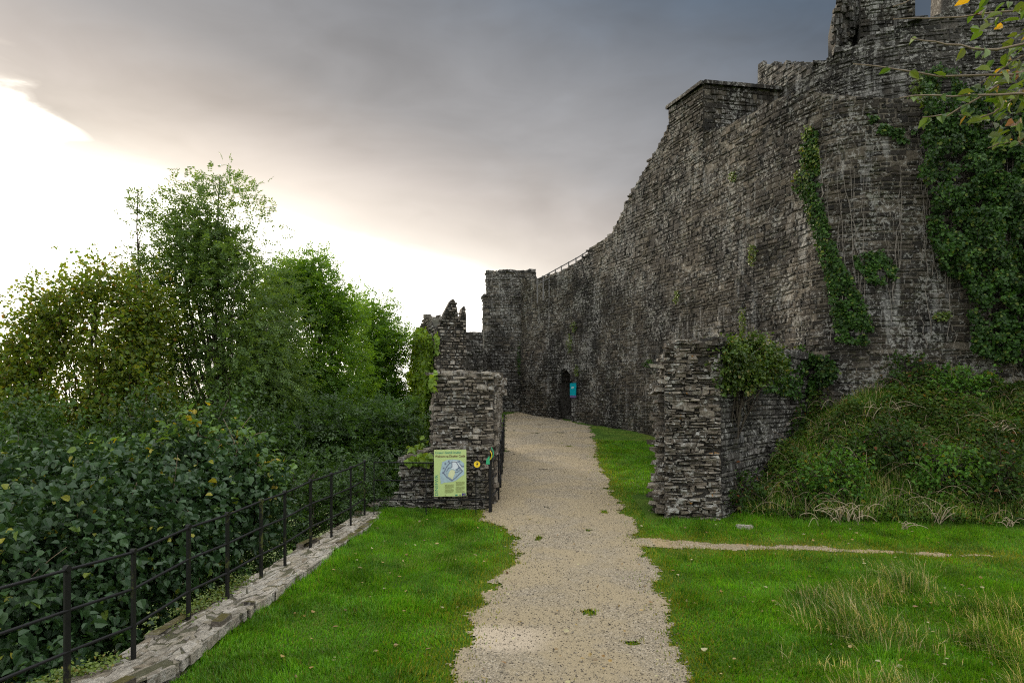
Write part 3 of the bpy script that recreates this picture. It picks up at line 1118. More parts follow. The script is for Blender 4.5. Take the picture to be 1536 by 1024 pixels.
# ---- low wall carrying the railing
_yl = np.arange(3.4, 13.3, 0.25)
OUTX = lambda y: rail_x(y) - 0.16
mb = MB()
# the inner face looks right: walk away from camera
LI = Face([(INX(y), y) for y in _yl])
_topL = lambda s: LOWTOP(LI.P(s)[..., 1])
wall(mb, LI, lambda s: z0(LI.P(s)[..., 1]) - 0.08, lambda s: _topL(s) - 0.03, 0.085, 0.20, 0.016, 91, thick=0.3, depth=-0.01, res=0.1, gap=0.02, mats=(2, 3))
LO = Face([(OUTX(y), y) for y in _yl[::-1]])
wall(mb, LO, lambda s: LOWTOP(LO.P(s)[..., 1]) - 1.4, lambda s: LOWTOP(LO.P(s)[..., 1]) - 0.03, 0.12, 0.3, 0.04, 92, thick=0.3, res=0.15, mats=(2, 3))
# crazy-paved coping


def cope(s, t, d):
    s, t, d = np.broadcast_arrays(np.asarray(s, float), np.asarray(t, float), np.asarray(d, float))
    y = s + 0.10 * np.sin(t * 9.0 + s * 3.1) + 0.06 * np.sin(s * 7.7 + t * 21)
    x = OUTX(y) * (1 - t) + INX(y) * t
    return np.stack([x, y, LOWTOP(y) + d], -1)


rng = np.random.default_rng(93)
_t = np.linspace(-0.03, 1.05, 9)
_S, _T = np.meshgrid(np.arange(3.4, 13.3, 0.08), _t, indexing='ij')
_V = cope(_S, _T, -0.006 + (fbm(np.stack([_S.ravel(), _T.ravel(), 0 * _S.ravel()], -1), 4, 3).reshape(_S.shape) - 0.5) * 0.03)
_i = np.arange(_S.size).reshape(_S.shape)
mb.add(_V.reshape(-1, 3), np.stack([_i[:-1, :-1], _i[:-1, 1:], _i[1:, 1:], _i[1:, :-1]], -1).reshape(-1, 4), 1)
stones(mb, lambda s, t, d: cope(t, s, d), -0.04, 1.06, const(3.4), const(13.25), 0.14, 0.16, 0.004, rng, gap=0.012, inset=0.010, jit=0.018, big=0.1, drop=0.10, wav=0.08)
lowwall = mb.build('low_wall', [M_cope, M_copem, M_kerb, M_core], loc=(-3.2, 8.0, 0.3))
tag(lowwall, 'low pale stone wall with a flat crazy paved top, carrying the long black railing', 'low wall')
WALLS_B = BVHTree.FromPolygons([tuple(p) for p in _V.reshape(-1, 3)], np.stack([_i[:-1, :-1], _i[:-1, 1:], _i[1:, 1:], _i[1:, :-1]], -1).reshape(-1, 4).tolist())
WALLS.append(WALLS_B)


def cast(px, py, walls=True, ground=False):
    d = Vector(((px - 768) / FOC, 1.0, -(py - HOR) / FOC)).normalized()
    best = None
    for b in (WALLS if walls else []) + ([GB] if ground else []):
        h = b.ray_cast(Vector((0, 0, EYE)), d)
        if h[0] is not None and (best is None or h[3] < best[2]):
            best = (np.array(h[0]), np.array(h[1]), h[3])
    if best is not None and np.dot(best[1], np.array(d)) > 0:
        best = (best[0], -best[1], best[2])
    return best


# ---------------------------------------------------------------- railings
POSTS = [(4.0, -3.95), (4.8, -3.80), (5.6, -3.65), (6.24, -3.46), (7.26, -3.44), (7.94, -3.31), (8.68, -3.19), (9.2, -3.06), (10.1, -2.98), (10.7, -2.83), (11.6, -2.74), (12.6, -2.72)]


def railing(name, label, group, pts, hts=(0.985, 0.65, 0.31), h=1.0, w=0.045, rr=0.014, mats=(M_ironmoss, M_iron), thin=None):
    root = empty(name, pts[0], label, 'railing', group)
    for i, p in enumerate(pts):
        mb = MB()
        ww = w if not thin or i not in thin else 0.016
        a = i if i < len(pts) - 1 else i - 1
        d = np.array(pts[a + 1]) - np.array(pts[a])
        ang = math.atan2(d[1], d[0])
        box(mb, (p[0], p[1], p[2] + h / 2 - 0.06), (ww, ww * 0.42 if ww > 0.02 else ww, h + 0.12), 0, ang)
        if ww > 0.02:
            tube(mb, [(p[0] - 0.022 * math.sin(ang), p[1] + 0.022 * math.cos(ang), p[2] + h - 0.005), (p[0] + 0.022 * math.sin(ang), p[1] - 0.022 * math.cos(ang), p[2] + h - 0.005)], [ww * 0.52] * 2, 10)
        keep(mb.build('post', mats[0]), root)
    for q in hts:
        mb = MB()
        tube(mb, [(p[0], p[1], p[2] + q) for p in pts], rr, 8)
        keep(mb.build('rail', mats[1], smooth=True), root)
    return root


railing('railing', 'long black iron railing with mossy posts standing on the low stone wall', None,
        [(x, y, float(LOWTOP(y)) - 0.005) for y, x in POSTS], w=0.052)
_c = [(-2.72, 12.6), (-2.55, 12.62), (-1.6, 12.72), (-0.68, 12.86), (-0.42, 12.98)]
_zb = [0.76, 0.74, 0.72, 0.70, 0.70]
railing('railing', 'thin black railing crossing in front of the gateway stub, holding the map board', None,
        [(x, y, z) for (x, y), z in zip(_c[1:], _zb[1:])], hts=(0.99, 0.66, 0.30), thin=(0, 1, 2), rr=0.012, mats=(M_iron, M_iron))
# a few joining pieces reach the corner post
railing('railing', 'dark railing running up the path beside the gateway stub, seen almost end on', None,
        [(-0.40, 13.02, 0.70), (-0.27, 13.9, 0.78), (-0.25, 15.2, 0.9), (-0.24, 16.6, 1.02), (-0.235, 18.2, 1.16), (-0.23, 20.0, 1.31)], h=1.05, w=0.075, mats=(M_iron, M_iron))
# safety rail on the curtain wall walk
_rp = []
for px, py in ((806, 418), (815, 414), (824, 409), (833, 404), (842, 399), (853, 393), (864, 387), (874, 381), (884, 374)):
    Y = 31.4 - (px - 806) * 0.012
    q = at(px, py, Y)
    _rp.append((q[0], q[1], q[2] - 1.0))
railing('railing', 'small grey safety railing on top of the curtain wall near the square tower', None, _rp, hts=(0.98, 0.75), w=0.05, rr=0.026,
        mats=(plain('grey_steel', (0.12, 0.115, 0.11), 0.5, 0.4, 0.3), plain('grey_steel_rail', (0.12, 0.115, 0.11), 0.5, 0.4, 0.3)))

# ---------------------------------------------------------------- signs


def text_tris(body, size, bold=0.0):
    cu = bpy.data.curves.new('t', 'FONT')
    cu.body = body
    cu.size = size
    cu.offset = bold
    cu.resolution_u = 3
    ob = bpy.data.objects.new('t', cu)
    COL.objects.link(ob)
    dg = bpy.context.evaluated_depsgraph_get()
    me = bpy.data.meshes.new_from_object(ob.evaluated_get(dg))
    me.calc_loop_triangles()
    v = np.array([tuple(p.co) for p in me.vertices]).reshape(-1, 3)
    f = np.array([tuple(t.vertices) for t in me.loop_triangles]).reshape(-1, 3)
    bpy.data.objects.remove(ob)
    bpy.data.curves.remove(cu)
    bpy.data.meshes.remove(me)
    return v, f


def put_text(mb, body, x, z, y, mat, width=None, height=0.05, vert=False, bold=0.0, wall_ang=0.0, org=None):
    v, f = text_tris(body, 1.0, bold)
    v = v - v.min(0)
    sx = (width / v[:, 0].max()) if width else height
    sz = height / v[:, 1].max()
    a, b = v[:, 0] * sx, v[:, 1] * sz
    if vert:
        a, b = -b, a
    mb.add(np.stack([x + a, np.full(len(v), y), z + b], -1), f, mat)


def flat_poly(mb, pts, y, mat):
    p = np.array([(a, y, b) for a, b in pts])
    k = mb.n
    mb.add(p, np.zeros((0, 3), int), mat)
    mb.f.pop()
    mb.f.append((np.array([list(range(k, k + len(p)))]), mat))


def flat_rect(mb, x0, z0_, x1, z1, y, mat):
    flat_poly(mb, [(x0, z0_), (x1, z0_), (x1, z1), (x0, z1)], y, mat)


M_bgreen = plain('pale_green_print', (0.40, 0.50, 0.19), 0.4, 0.4, var=0.06)
M_teal = plain('teal_print', (0.02, 0.20, 0.13), 0.4, 0.4, var=0.05)
M_maroon = plain('maroon_print', (0.10, 0.025, 0.015), 0.4, 0.4, var=0.05)
M_mapblue = plain('map_wash_print', (0.30, 0.40, 0.44), 0.4, 0.4, var=0.35, scale=18, second=(0.42, 0.52, 0.50))
M_mapgrey = plain('map_line_print', (0.13, 0.15, 0.22), 0.4, 0.4, var=0.3, scale=30)
M_mapcream = plain('map_ward_print', (0.55, 0.57, 0.34), 0.4, 0.4, var=0.15, scale=20)
M_mappale = plain('map_pale_print', (0.55, 0.60, 0.62), 0.4, 0.4, var=0.15, scale=20)
M_brown = plain('brown_print', (0.22, 0.25, 0.08), 0.4, 0.4, var=0.1)
M_blue = plain('blue_print', (0.01, 0.015, 0.16), 0.4, 0.4, var=0.05)
M_yel = plain('yellow_print', (0.78, 0.55, 0.02), 0.4, 0.4, var=0.05)
M_black = plain('black_plate', (0.012, 0.012, 0.012), 0.4, 0.4, var=0.2)
M_white = plain('white_print', (0.75, 0.78, 0.75), 0.4, 0.4, var=0.05)
M_cyan = plain('turquoise_print', (0.0, 0.30, 0.36), 0.4, 0.4, var=0.1)
M_mauve = plain('mauve_print', (0.12, 0.09, 0.22), 0.4, 0.4, var=0.1)
# map board: local x to the right, local z up, front at y=0; origin at its lower left corner
BW, BH = 0.60, 0.865
mb = MB()
box(mb, (BW / 2, 0.008, BH / 2), (BW, 0.016, BH), 0)
Y1, Y2, Y3, Y4 = -0.003, -0.005, -0.007, -0.009
u = lambda X: (X - 68) / (648 - 68) * BW
w_ = lambda Yp: (950 - Yp) / (950 - 110) * BH
P_ = lambda L: [(u(a), w_(b)) for a, b in L]
put_text(mb, "Croeso i Gastell Dinefwr", u(88), w_(180), Y1, 1, u(553) - u(88), 0.044, bold=0.012)
put_text(mb, "Welcome to Dinefwr Castle", u(88), w_(247), Y1, 2, u(628) - u(88), 0.046, bold=0.012)
put_text(mb, "DINEFWR", u(140), w_(930), Y1, 1, w_(555) - w_(930), u(140) - u(84), vert=True)
flat_poly(mb, P_([(172, 540), (200, 420), (215, 330), (300, 290), (420, 285), (540, 300), (610, 360), (610, 560), (560, 590), (470, 660), (400, 690), (250, 700), (190, 725)]), Y1, 3)
flat_poly(mb, P_([(385, 320), (480, 310), (500, 430), (440, 470), (380, 450)]), Y2, 6)
flat_poly(mb, P_([(390, 470), (440, 485), (445, 530), (400, 645), (320, 590), (330, 530), (360, 480)]), Y3, 5)


def stroke(pts, wd, mat, y):
    pts = np.array(P_(pts))
    for a, b in zip(pts[:-1], pts[1:]):
        d = (b - a) / max(np.linalg.norm(b - a), 1e-6)
        nrm = np.array([-d[1], d[0]]) * wd / 2
        a2, b2 = a - d * wd * 0.3, b + d * wd * 0.3
        flat_poly(mb, [tuple(a2 - nrm), tuple(b2 - nrm), tuple(b2 + nrm), tuple(a2 + nrm)], y, mat)


stroke([(240, 530), (300, 605), (390, 665), (460, 610), (575, 500), (555, 400), (500, 345), (440, 330), (350, 345), (290, 420), (240, 530)], 0.016, 4, Y2)
stroke([(290, 500), (330, 440), (390, 420), (390, 350)], 0.012, 4, Y3)
stroke([(440, 520), (490, 510), (540, 480)], 0.012, 4, Y3)
stroke([(495, 350), (580, 470)], 0.020, 6, Y4)
stroke([(470, 345), (560, 480)], 0.010, 4, Y4)
for (a, b) in ((240, 440), (270, 360), (330, 320), (520, 320), (590, 410), (230, 520), (480, 470), (510, 440)):
    flat_poly(mb, P_([(a - 16, b - 10), (a + 14, b - 14), (a + 16, b + 12), (a - 12, b + 14)]), Y3, 4)
for (x0, x1, y0, y1) in ((262, 425, 735, 890), (458, 622, 690, 880)):
    yy = y0
    k = 0
    while yy < y1:
        xe = x1 - (40 if k % 5 == 4 else (k * 37 % 11))
        flat_rect(mb, u(x0), w_(yy + 8), u(xe), w_(yy), Y1, 7)
        yy += 15 if k % 5 != 4 else 24
        k += 1
flat_rect(mb, u(568), w_(945), u(635), w_(898), Y1, 8)
for k in range(12):
    a = k * math.pi / 6
    cx, cz = (u(568) + u(635)) / 2 + 0.016 * math.cos(a), (w_(945) + w_(898)) / 2 + 0.016 * math.sin(a)
    flat_rect(mb, cx - 0.0022, cz - 0.0022, cx + 0.0022, cz + 0.0022, Y2, 9)
flat_rect(mb, u(448), w_(940), u(490), w_(918), Y1, 1)
flat_poly(mb, P_([(522, 938), (535, 910), (548, 938)]), Y1, 2)
flat_poly(mb, P_([(260, 932), (268, 910), (276, 932)]), Y1, 2)
board = mb.build('map_board', [M_bgreen, M_teal, M_maroon, M_mapblue, M_mapgrey, M_mapcream, M_mappale, M_brown, M_blue, M_yel])
BA = math.atan2(12.86 - 12.72, 1.6 - 0.68)
board.location = at(651, 744.5, 12.66)
board.rotation_euler = (0, 0, BA)
tag(board, 'pale green map board with a grey castle plan, fixed to the thin crossing railing', 'sign')
# waymark disc
mb = MB()
box(mb, (0, 0.006, 0), (0.150, 0.012, 0.150), 0)
ang = np.linspace(0, 2 * math.pi, 33)[:-1]
flat_poly(mb, [(0.060 * math.cos(a), 0.060 * math.sin(a)) for a in ang], -0.003, 1)
flat_poly(mb, [(0.022 * math.cos(a), 0.022 + 0.022 * math.sin(a)) for a in ang], -0.005, 0)
flat_poly(mb, [(0.012 * math.cos(a) - 0.003, 0.024 + 0.012 * math.sin(a)) for a in ang], -0.007, 1)
flat_poly(mb, [(-0.007, 0.004), (-0.007, -0.038), (0.005, -0.038), (0.007, 0.004)], -0.005, 0)
flat_poly(mb, [(0.004, -0.002), (0.024, -0.006), (0.020, 0.012), (0.010, 0.012)], -0.005, 0)
disc = mb.build('waymark', [M_black, M_yel])
disc.location = at(715.5, 696, 12.80)
disc.rotation_euler = (0, 0, BA)
tag(disc, 'round yellow waymark disc on a black square plate, right of the map board', 'sign')
# green tag with a yellow and green ribbon on the corner post
mb = MB()
c0 = at(735, 690, 12.9)
M_grn = plain('green_plastic', (0.03, 0.32, 0.14), 0.4, 0.4, var=0.1)
tp_ = [at(729, 696, 12.9), at(729.5, 689, 12.9), at(734, 683, 12.9), at(734.5, 690, 12.9), at(734.5, 696, 12.9)]
k = mb.n
tp_ = np.array(tp_)
mb.add(np.concatenate([tp_, tp_ + np.array([0, 0.012, 0])]), np.array([[i, (i + 1) % 5, 5 + (i + 1) % 5, 5 + i] for i in range(5)]), 0)
mb.f.append((np.array([[4, 3, 2, 1, 0]]), 0))
tube(mb, bez(at(735, 689, 12.92), at(744, 682, 12.9), at(737, 671, 12.9), 9), 0.010, 6, 0)
tube(mb, bez(at(734, 690, 12.92), at(741, 683, 12.86), at(735, 676, 12.88), 9), 0.008, 6, 1)
tag(mb.build('ribbon_tag', [M_grn, M_yel], loc=c0), 'small green plastic tag with yellow and green ribbon tied to the corner post', 'tag')
# turquoise sign by the door
sp_ = s_at_px(865.5)
_p, _n2 = CW.P(sp_), CW.Nn(sp_)
mb = MB()
box(mb, (0, 0, 0), (0.50, 0.03, 0.52), 0)
box(mb, (0, 0, -0.31), (0.50, 0.03, 0.10), 1)
flat_rect(mb, -0.10, 0.085, 0.12, 0.105, -0.018, 2)
flat_rect(mb, -0.12, 0.03, 0.06, 0.05, -0.018, 2)
ts = mb.build('wall_sign', [M_cyan, M_mauve, M_white])
_q = CW(np.array([sp_]), np.array([DZ + 1.38]), np.array([0.11]))[0]
ts.location = _q
ts.rotation_euler = (0, 0, math.atan2(_n2[0], -_n2[1]))
tag(ts, 'turquoise sign panel with a mauve foot on the wall right of the doorway', 'sign')

# ---------------------------------------------------------------- leaves, ivy, trees
def leaves(mb, pos, dr, nr, ln, wr=0.5, broad=False, fold=0.25, mat=0, droop=0.0):
    n = len(pos)
    if n == 0:
        return
    dr = unit(dr)
    sd = unit(np.cross(dr, nr))
    nr = np.cross(sd, dr)
    L = ln[:, None]
    W = L * wr
    if not broad:
        v = np.stack([pos, pos + dr * L * 0.45 + sd * W * 0.5 + nr * W * fold * 0.5, pos + dr * L - nr * L * droop, pos + dr * L * 0.45 - sd * W * 0.5 + nr * W * fold * 0.5], 1)
        f = np.arange(4 * n).reshape(n, 4)
        mb.add(v.reshape(-1, 3), f, mat)
    else:
        a, b = dr * L * 0.22, dr * L * 0.62
        lift = nr * W * fold
        tip = pos + dr * L - nr * L * droop
        v = np.stack([pos, pos + a + sd * W * 0.46 + lift, pos + b + sd * W * 0.42 + lift * 0.8, tip, pos + b - sd * W * 0.42 + lift * 0.8, pos + a - sd * W * 0.46 + lift], 1)
        i = 6 * np.arange(n)[:, None]
        f = np.concatenate([i + np.array([[0, 1, 2, 3]]), i + np.array([[0, 3, 4, 5]])])
        mb.add(v.reshape(-1, 3), f, mat)


def rand_dirs(rng, n):
    return unit(rng.normal(size=(n, 3)))


M_ash = leaf_mat('ash_leaf', [(0.055, 0.105, 0.020), (0.085, 0.15, 0.030), (0.115, 0.185, 0.038), (0.065, 0.125, 0.024)], trans=0.48, tcol=1.5)
M_ash2 = leaf_mat('green_ash_leaf', [(0.06, 0.14, 0.012), (0.09, 0.19, 0.016), (0.12, 0.22, 0.024), (0.07, 0.155, 0.016)], trans=0.58)  # greener, more translucent ash leaf
M_syc = leaf_mat('yellowing_leaf', [(0.055, 0.115, 0.012), (0.085, 0.15, 0.016), (0.12, 0.17, 0.02), (0.12, 0.145, 0.018)], trans=0.55, accent=[(0.985, (0.15, 0.09, 0.01))])
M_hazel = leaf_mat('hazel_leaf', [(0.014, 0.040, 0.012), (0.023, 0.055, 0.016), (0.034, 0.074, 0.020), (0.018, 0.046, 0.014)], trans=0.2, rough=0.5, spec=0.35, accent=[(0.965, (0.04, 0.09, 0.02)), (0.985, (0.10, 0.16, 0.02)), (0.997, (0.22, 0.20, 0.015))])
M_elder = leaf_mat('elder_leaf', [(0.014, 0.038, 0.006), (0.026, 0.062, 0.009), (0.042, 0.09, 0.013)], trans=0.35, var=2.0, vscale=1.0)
M_ivy = leaf_mat('ivy_leaf', [(0.010, 0.034, 0.003), (0.019, 0.055, 0.005), (0.04, 0.095, 0.009), (0.014, 0.042, 0.004)], trans=0.2, var=2.2, vscale=2.0, rough=0.55, spec=0.25, accent=[(0.94, (0.09, 0.12, 0.015))])
M_ivyb = leaf_mat('bright_ivy_leaf', [(0.05, 0.09, 0.010), (0.075, 0.12, 0.014), (0.10, 0.14, 0.018)], trans=0.25, rough=0.45, accent=[(0.93, (0.16, 0.14, 0.03))])
M_ivys = leaf_mat('sunlit_ivy_leaf', [(0.09, 0.17, 0.012), (0.12, 0.21, 0.016), (0.15, 0.23, 0.02)], trans=0.35, rough=0.5, var=1.8)  # sunlight put into the leaf colour, as trees shade this ivy
M_ivyo = leaf_mat('olive_ivy_leaf', [(0.022, 0.050, 0.005), (0.040, 0.080, 0.008), (0.065, 0.105, 0.012)], trans=0.25, rough=0.5, spec=0.3, var=2.0, vscale=3.0, accent=[(0.95, (0.14, 0.13, 0.03))])
M_weed = leaf_mat('bank_weed_leaf', [(0.020, 0.055, 0.006), (0.034, 0.08, 0.008), (0.055, 0.115, 0.012), (0.065, 0.085, 0.014)], trans=0.35, rough=0.6, spec=0.2, var=2.4, vscale=1.4, accent=[(0.965, (0.14, 0.12, 0.03)), (0.99, (0.14, 0.07, 0.02))])
M_over = leaf_mat('overhang_leaf', [(0.035, 0.075, 0.006), (0.05, 0.10, 0.010), (0.065, 0.11, 0.014), (0.055, 0.08, 0.014)], trans=0.45, accent=[(0.86, (0.13, 0.09, 0.02)), (0.93, (0.40, 0.25, 0.01)), (0.965, (0.10, 0.05, 0.02))])


def clusters_in(ells, n, rng, gap_scale=1.1, gap=0.40, shell=0.45):
    """cluster centres inside px-described ellipsoids (px, py, rx, ry, Y)"""
    E = np.array(ells, float)
    wts = E[:, 2] * E[:, 3] * E[:, 4] ** 2
    k = rng.choice(len(E), n * 3, p=wts / wts.sum())
    e = E[k]
    d = rand_dirs(rng, n * 3) * (rng.random((n * 3, 1)) ** shell)
    c = np.stack([(e[:, 0] - 768) * e[:, 4] / FOC, e[:, 4], EYE - (e[:, 1] - HOR) * e[:, 4] / FOC], -1)
    r = np.stack([e[:, 2], 0.8 * np.sqrt(e[:, 2] * e[:, 3]), e[:, 3]], -1) * (e[:, 4] / FOC)[:, None]
    p = c + d * r
    ok = fbm(p, gap_scale, 2) > gap
    return p[ok][:n], d[ok][:n]


def tree(name, label, cat, base, ells, n_cl, mat, rng_seed, leaf=0.085, style='ash', sprays=7, trunk_r=0.13, spread=0.34, n_limb=60, group=None, wr=0.42, gap=0.42, trunk_top=None, lean=0.0, barkm=None):
    rng = np.random.default_rng(rng_seed)
    base = np.array([base[0], base[1], float(gz(base[0], base[1]))])
    root = empty(name, base, label, cat, group)
    C, D = clusters_in(ells, n_cl, rng, gap=gap)
    top = trunk_top if trunk_top is not None else C[np.argmax(C[:, 2])]
    ctr = C.mean(0)
    tm = MB()
    mid = np.array([base[0] * 0.4 + top[0] * 0.6 + lean, base[1] * 0.4 + top[1] * 0.6, base[2] * 0.5 + top[2] * 0.5])
    tp = bez(base - np.array([0, 0, 0.3]), mid, top, 14)
    tp[1:-1] += rng.normal(0, 0.04, (12, 3))
    tube(tm, tp, np.linspace(trunk_r, 0.012, 14), 8)
    sel = rng.choice(len(C), min(n_limb, len(C)), replace=False)
    for i in sel:
        c = C[i]
        fr = np.clip((c[2] - base[2]) / max(top[2] - base[2], 0.1) * rng.uniform(0.35, 0.75), 0.05, 0.95)
        j = fr * 13
        a = np.array([np.interp(j, np.arange(14), tp[:, k]) for k in range(3)])
        m_ = (a + c) / 2 + np.array([0, 0, -0.10 * np.linalg.norm(c - a)]) + rng.normal(0, 0.12, 3)
        pts = bez(a, m_, c, 7)
        pts[1:-1] += rng.normal(0, 0.03, (5, 3))
        r0 = trunk_r * (1 - fr) * 0.5 + 0.008
        tube(tm, pts, np.linspace(r0, 0.005, 7), 5)
        # side twigs
        for q in range(3):
            b0 = pts[rng.integers(3, 7)]
            dd = unit(rng.normal(size=3) + np.array([0, 0, 0.3])) * rng.uniform(0.3, 0.7)
            tube(tm, bez(b0, b0 + dd * 0.5 + np.array([0, 0, 0.05]), b0 + dd, 4), np.linspace(0.007, 0.003, 4), 4)
    keep(tm.build('trunk', barkm or M_bark, smooth=True), root)
    lm = MB()
    n = len(C)
    S = n * sprays
    o = np.repeat(C, sprays, 0) + np.clip(rng.normal(0, 1, (S, 3)), -1.5, 1.5) * spread * np.array([1, 1, 0.8])
    out = unit(np.repeat(unit(C - ctr) * 0.6 + D * 0.4, sprays, 0) + rng.normal(0, 0.75, (S, 3)) + np.array([0, 0, 0.15]))
    if style == 'ash':
        K = 9
        rl = leaf * 2.9 * rng.uniform(0.7, 1.2, S)
        up = unit(np.array([0, 0, 1.0]) + rng.normal(0, 0.55, (S, 3)))
        sd = unit(np.cross(out, up))
        nr = np.cross(sd, out)
        P, DD, NN, LL = [], [], [], []
        for k in range(K):
            if k == K - 1:
                t, side = 0.95, 0.0
            else:
                t, side = 0.22 + 0.2 * (k // 2), (1.0 if k % 2 else -1.0)
            sag = -0.25 * t * t
            p = o + out * (rl * t)[:, None] + np.array([0, 0, 1.0]) * (rl * sag)[:, None]
            d = out * (0.55 if side else 1.0) + sd * side * 0.85 + np.array([0, 0, -0.25]) + rng.normal(0, 0.15, (S, 3))
            P.append(p)
            DD.append(d)
            NN.append(nr + rng.normal(0, 0.25, (S, 3)))
            LL.append(leaf * rng.uniform(0.7, 1.15, S))
        leaves(lm, np.concatenate(P), np.concatenate(DD), np.concatenate(NN), np.concatenate(LL), wr, False, 0.25, 0, 0.08)
    else:
        K = 6
        P, DD, NN, LL = [], [], [], []
        for k in range(K):
            t = (k + 0.5) / K
            p = o + out * (leaf * 3.2 * t) + rng.normal(0, leaf * 0.25, (S, 3))
            d = out * 0.4 + rng.normal(0, 0.6, (S, 3)) + np.array([0, 0, -0.3])
            P.append(p)
            DD.append(d)
            NN.append(unit(np.array([0, 0, 0.9]) + out * 0.35 + rng.normal(0, 0.5, (S, 3))))
            LL.append(leaf * rng.uniform(0.38, 1.2, S))
        leaves(lm, np.concatenate(P), np.concatenate(DD), np.concatenate(NN), np.concatenate(LL), wr, True, 0.16, 0, 0.12)
    keep(lm.build('crown', mat, smooth=False), root)
    return root


GT = 'trees on the slope left of the path'
tree('ash_tree', 'tallest dark ash tree on the left slope, its top reaching the grey cloud', 'tree', (-7.2, 17.0),
     [(322, 305, 36, 34, 17), (300, 345, 60, 60, 17), (350, 340, 45, 60, 17), (265, 420, 55, 70, 17), (340, 430, 80, 90, 17), (300, 540, 95, 90, 17.5), (380, 560, 60, 90, 16.5), (240, 540, 60, 80, 17), (398, 375, 20, 30, 17), (340, 630, 100, 50, 17), (410, 480, 35, 70, 17.5), (400, 570, 50, 80, 17.5)],
     1900, M_ash, 1, leaf=0.09, sprays=7, trunk_r=0.13, group=GT, trunk_top=at(330, 262, 17), gap=0.44)
tree('ash_tree', 'slender young ash with sparse leaf tufts and a bare stem, left of the tallest tree', 'tree', (-8.9, 16.0),
     [(208, 300, 9, 18, 16), (208, 325, 10, 18, 16), (194, 375, 9, 9, 16), (213, 385, 12, 14, 16), (205, 420, 14, 14, 16)],
     34, M_ash, 2, leaf=0.085, sprays=4, trunk_r=0.045, spread=0.13, n_limb=8, group=GT, trunk_top=at(207, 284, 16), gap=0.0)
tree('sycamore_tree', 'yellow green open tree at the far left, bright sky showing through its leaves', 'tree', (-9.6, 15.0),
     [(150, 450, 50, 45, 15), (90, 480, 45, 45, 15), (170, 520, 50, 70, 15), (60, 530, 45, 60, 15), (100, 580, 70, 70, 15), (25, 590, 35, 60, 15), (190, 590, 50, 70, 15), (60, 650, 80, 45, 14.5), (15, 640, 40, 50, 14), (215, 480, 34, 60, 15.5), (10, 560, 24, 40, 15)],
     1500, M_syc, 3, leaf=0.09, style='broad', sprays=5, trunk_r=0.12, wr=0.8, group=GT, gap=0.40, trunk_top=at(150, 415, 15))
tree('ash_tree', 'dark green ash with rounded crown just right of the tallest tree', 'tree', (-5.2, 20.0),
     [(465, 415, 34, 28, 20), (430, 440, 30, 40, 20), (465, 480, 55, 55, 20), (420, 520, 45, 70, 20), (480, 560, 70, 70, 20), (430, 610, 60, 60, 20), (505, 470, 25, 40, 20), (430, 470, 40, 60, 20)],
     1650, M_ash2, 4, leaf=0.095, sprays=7, trunk_r=0.13, group=GT, trunk_top=at(470, 395, 20), gap=0.41)
tree('ash_tree', 'light green ash nearest the jagged ruin, with thin feathery outer leaves', 'tree', (-4.6, 23.0),
     [(550, 475, 34, 30, 23), (580, 510, 35, 40, 23), (545, 540, 45, 60, 23), (572, 570, 32, 50, 23), (560, 620, 60, 50, 23), (592, 525, 8, 20, 23), (580, 605, 20, 45, 23)],
     950, M_ash2, 5, leaf=0.10, sprays=7, trunk_r=0.11, group=GT, trunk_top=at(552, 450, 23), gap=0.42)
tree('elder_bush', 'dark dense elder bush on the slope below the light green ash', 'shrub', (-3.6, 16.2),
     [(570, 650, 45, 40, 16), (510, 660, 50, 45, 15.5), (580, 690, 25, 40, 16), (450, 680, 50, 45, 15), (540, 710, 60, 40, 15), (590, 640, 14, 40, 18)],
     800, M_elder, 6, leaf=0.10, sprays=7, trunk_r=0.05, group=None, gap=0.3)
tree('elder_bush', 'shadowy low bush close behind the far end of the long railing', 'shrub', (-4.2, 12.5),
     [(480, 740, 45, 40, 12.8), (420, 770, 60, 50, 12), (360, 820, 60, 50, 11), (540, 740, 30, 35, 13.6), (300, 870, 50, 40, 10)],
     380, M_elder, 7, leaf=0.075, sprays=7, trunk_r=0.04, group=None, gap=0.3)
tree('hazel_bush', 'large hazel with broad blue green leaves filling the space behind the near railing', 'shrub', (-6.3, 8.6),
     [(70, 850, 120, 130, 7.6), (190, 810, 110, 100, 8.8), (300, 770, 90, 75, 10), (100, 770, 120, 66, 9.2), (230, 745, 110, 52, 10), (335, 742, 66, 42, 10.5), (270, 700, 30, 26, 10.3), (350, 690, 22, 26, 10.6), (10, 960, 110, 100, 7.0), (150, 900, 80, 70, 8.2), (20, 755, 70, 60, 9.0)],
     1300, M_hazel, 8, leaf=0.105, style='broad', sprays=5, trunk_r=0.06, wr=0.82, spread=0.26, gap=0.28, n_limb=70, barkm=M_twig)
tree('hazel_sapling', 'paler hazel shoots rising above the dark hazel, with a few yellow leaves', 'shrub', (-4.6, 10.6),
     [(290, 655, 14, 22, 10.4), (262, 690, 14, 22, 10.2), (360, 665, 20, 18, 10.6), (335, 690, 22, 16, 10.5), (390, 705, 22, 14, 10.6), (180, 690, 16, 20, 10), (305, 700, 30, 18, 10.4)],
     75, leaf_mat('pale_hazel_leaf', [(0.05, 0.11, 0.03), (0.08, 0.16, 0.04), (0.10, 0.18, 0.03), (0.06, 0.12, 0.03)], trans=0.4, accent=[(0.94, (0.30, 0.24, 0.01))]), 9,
     leaf=0.12, style='broad', sprays=3, trunk_r=0.03, wr=0.8, spread=0.12, gap=0.0, n_limb=22, barkm=M_twig)
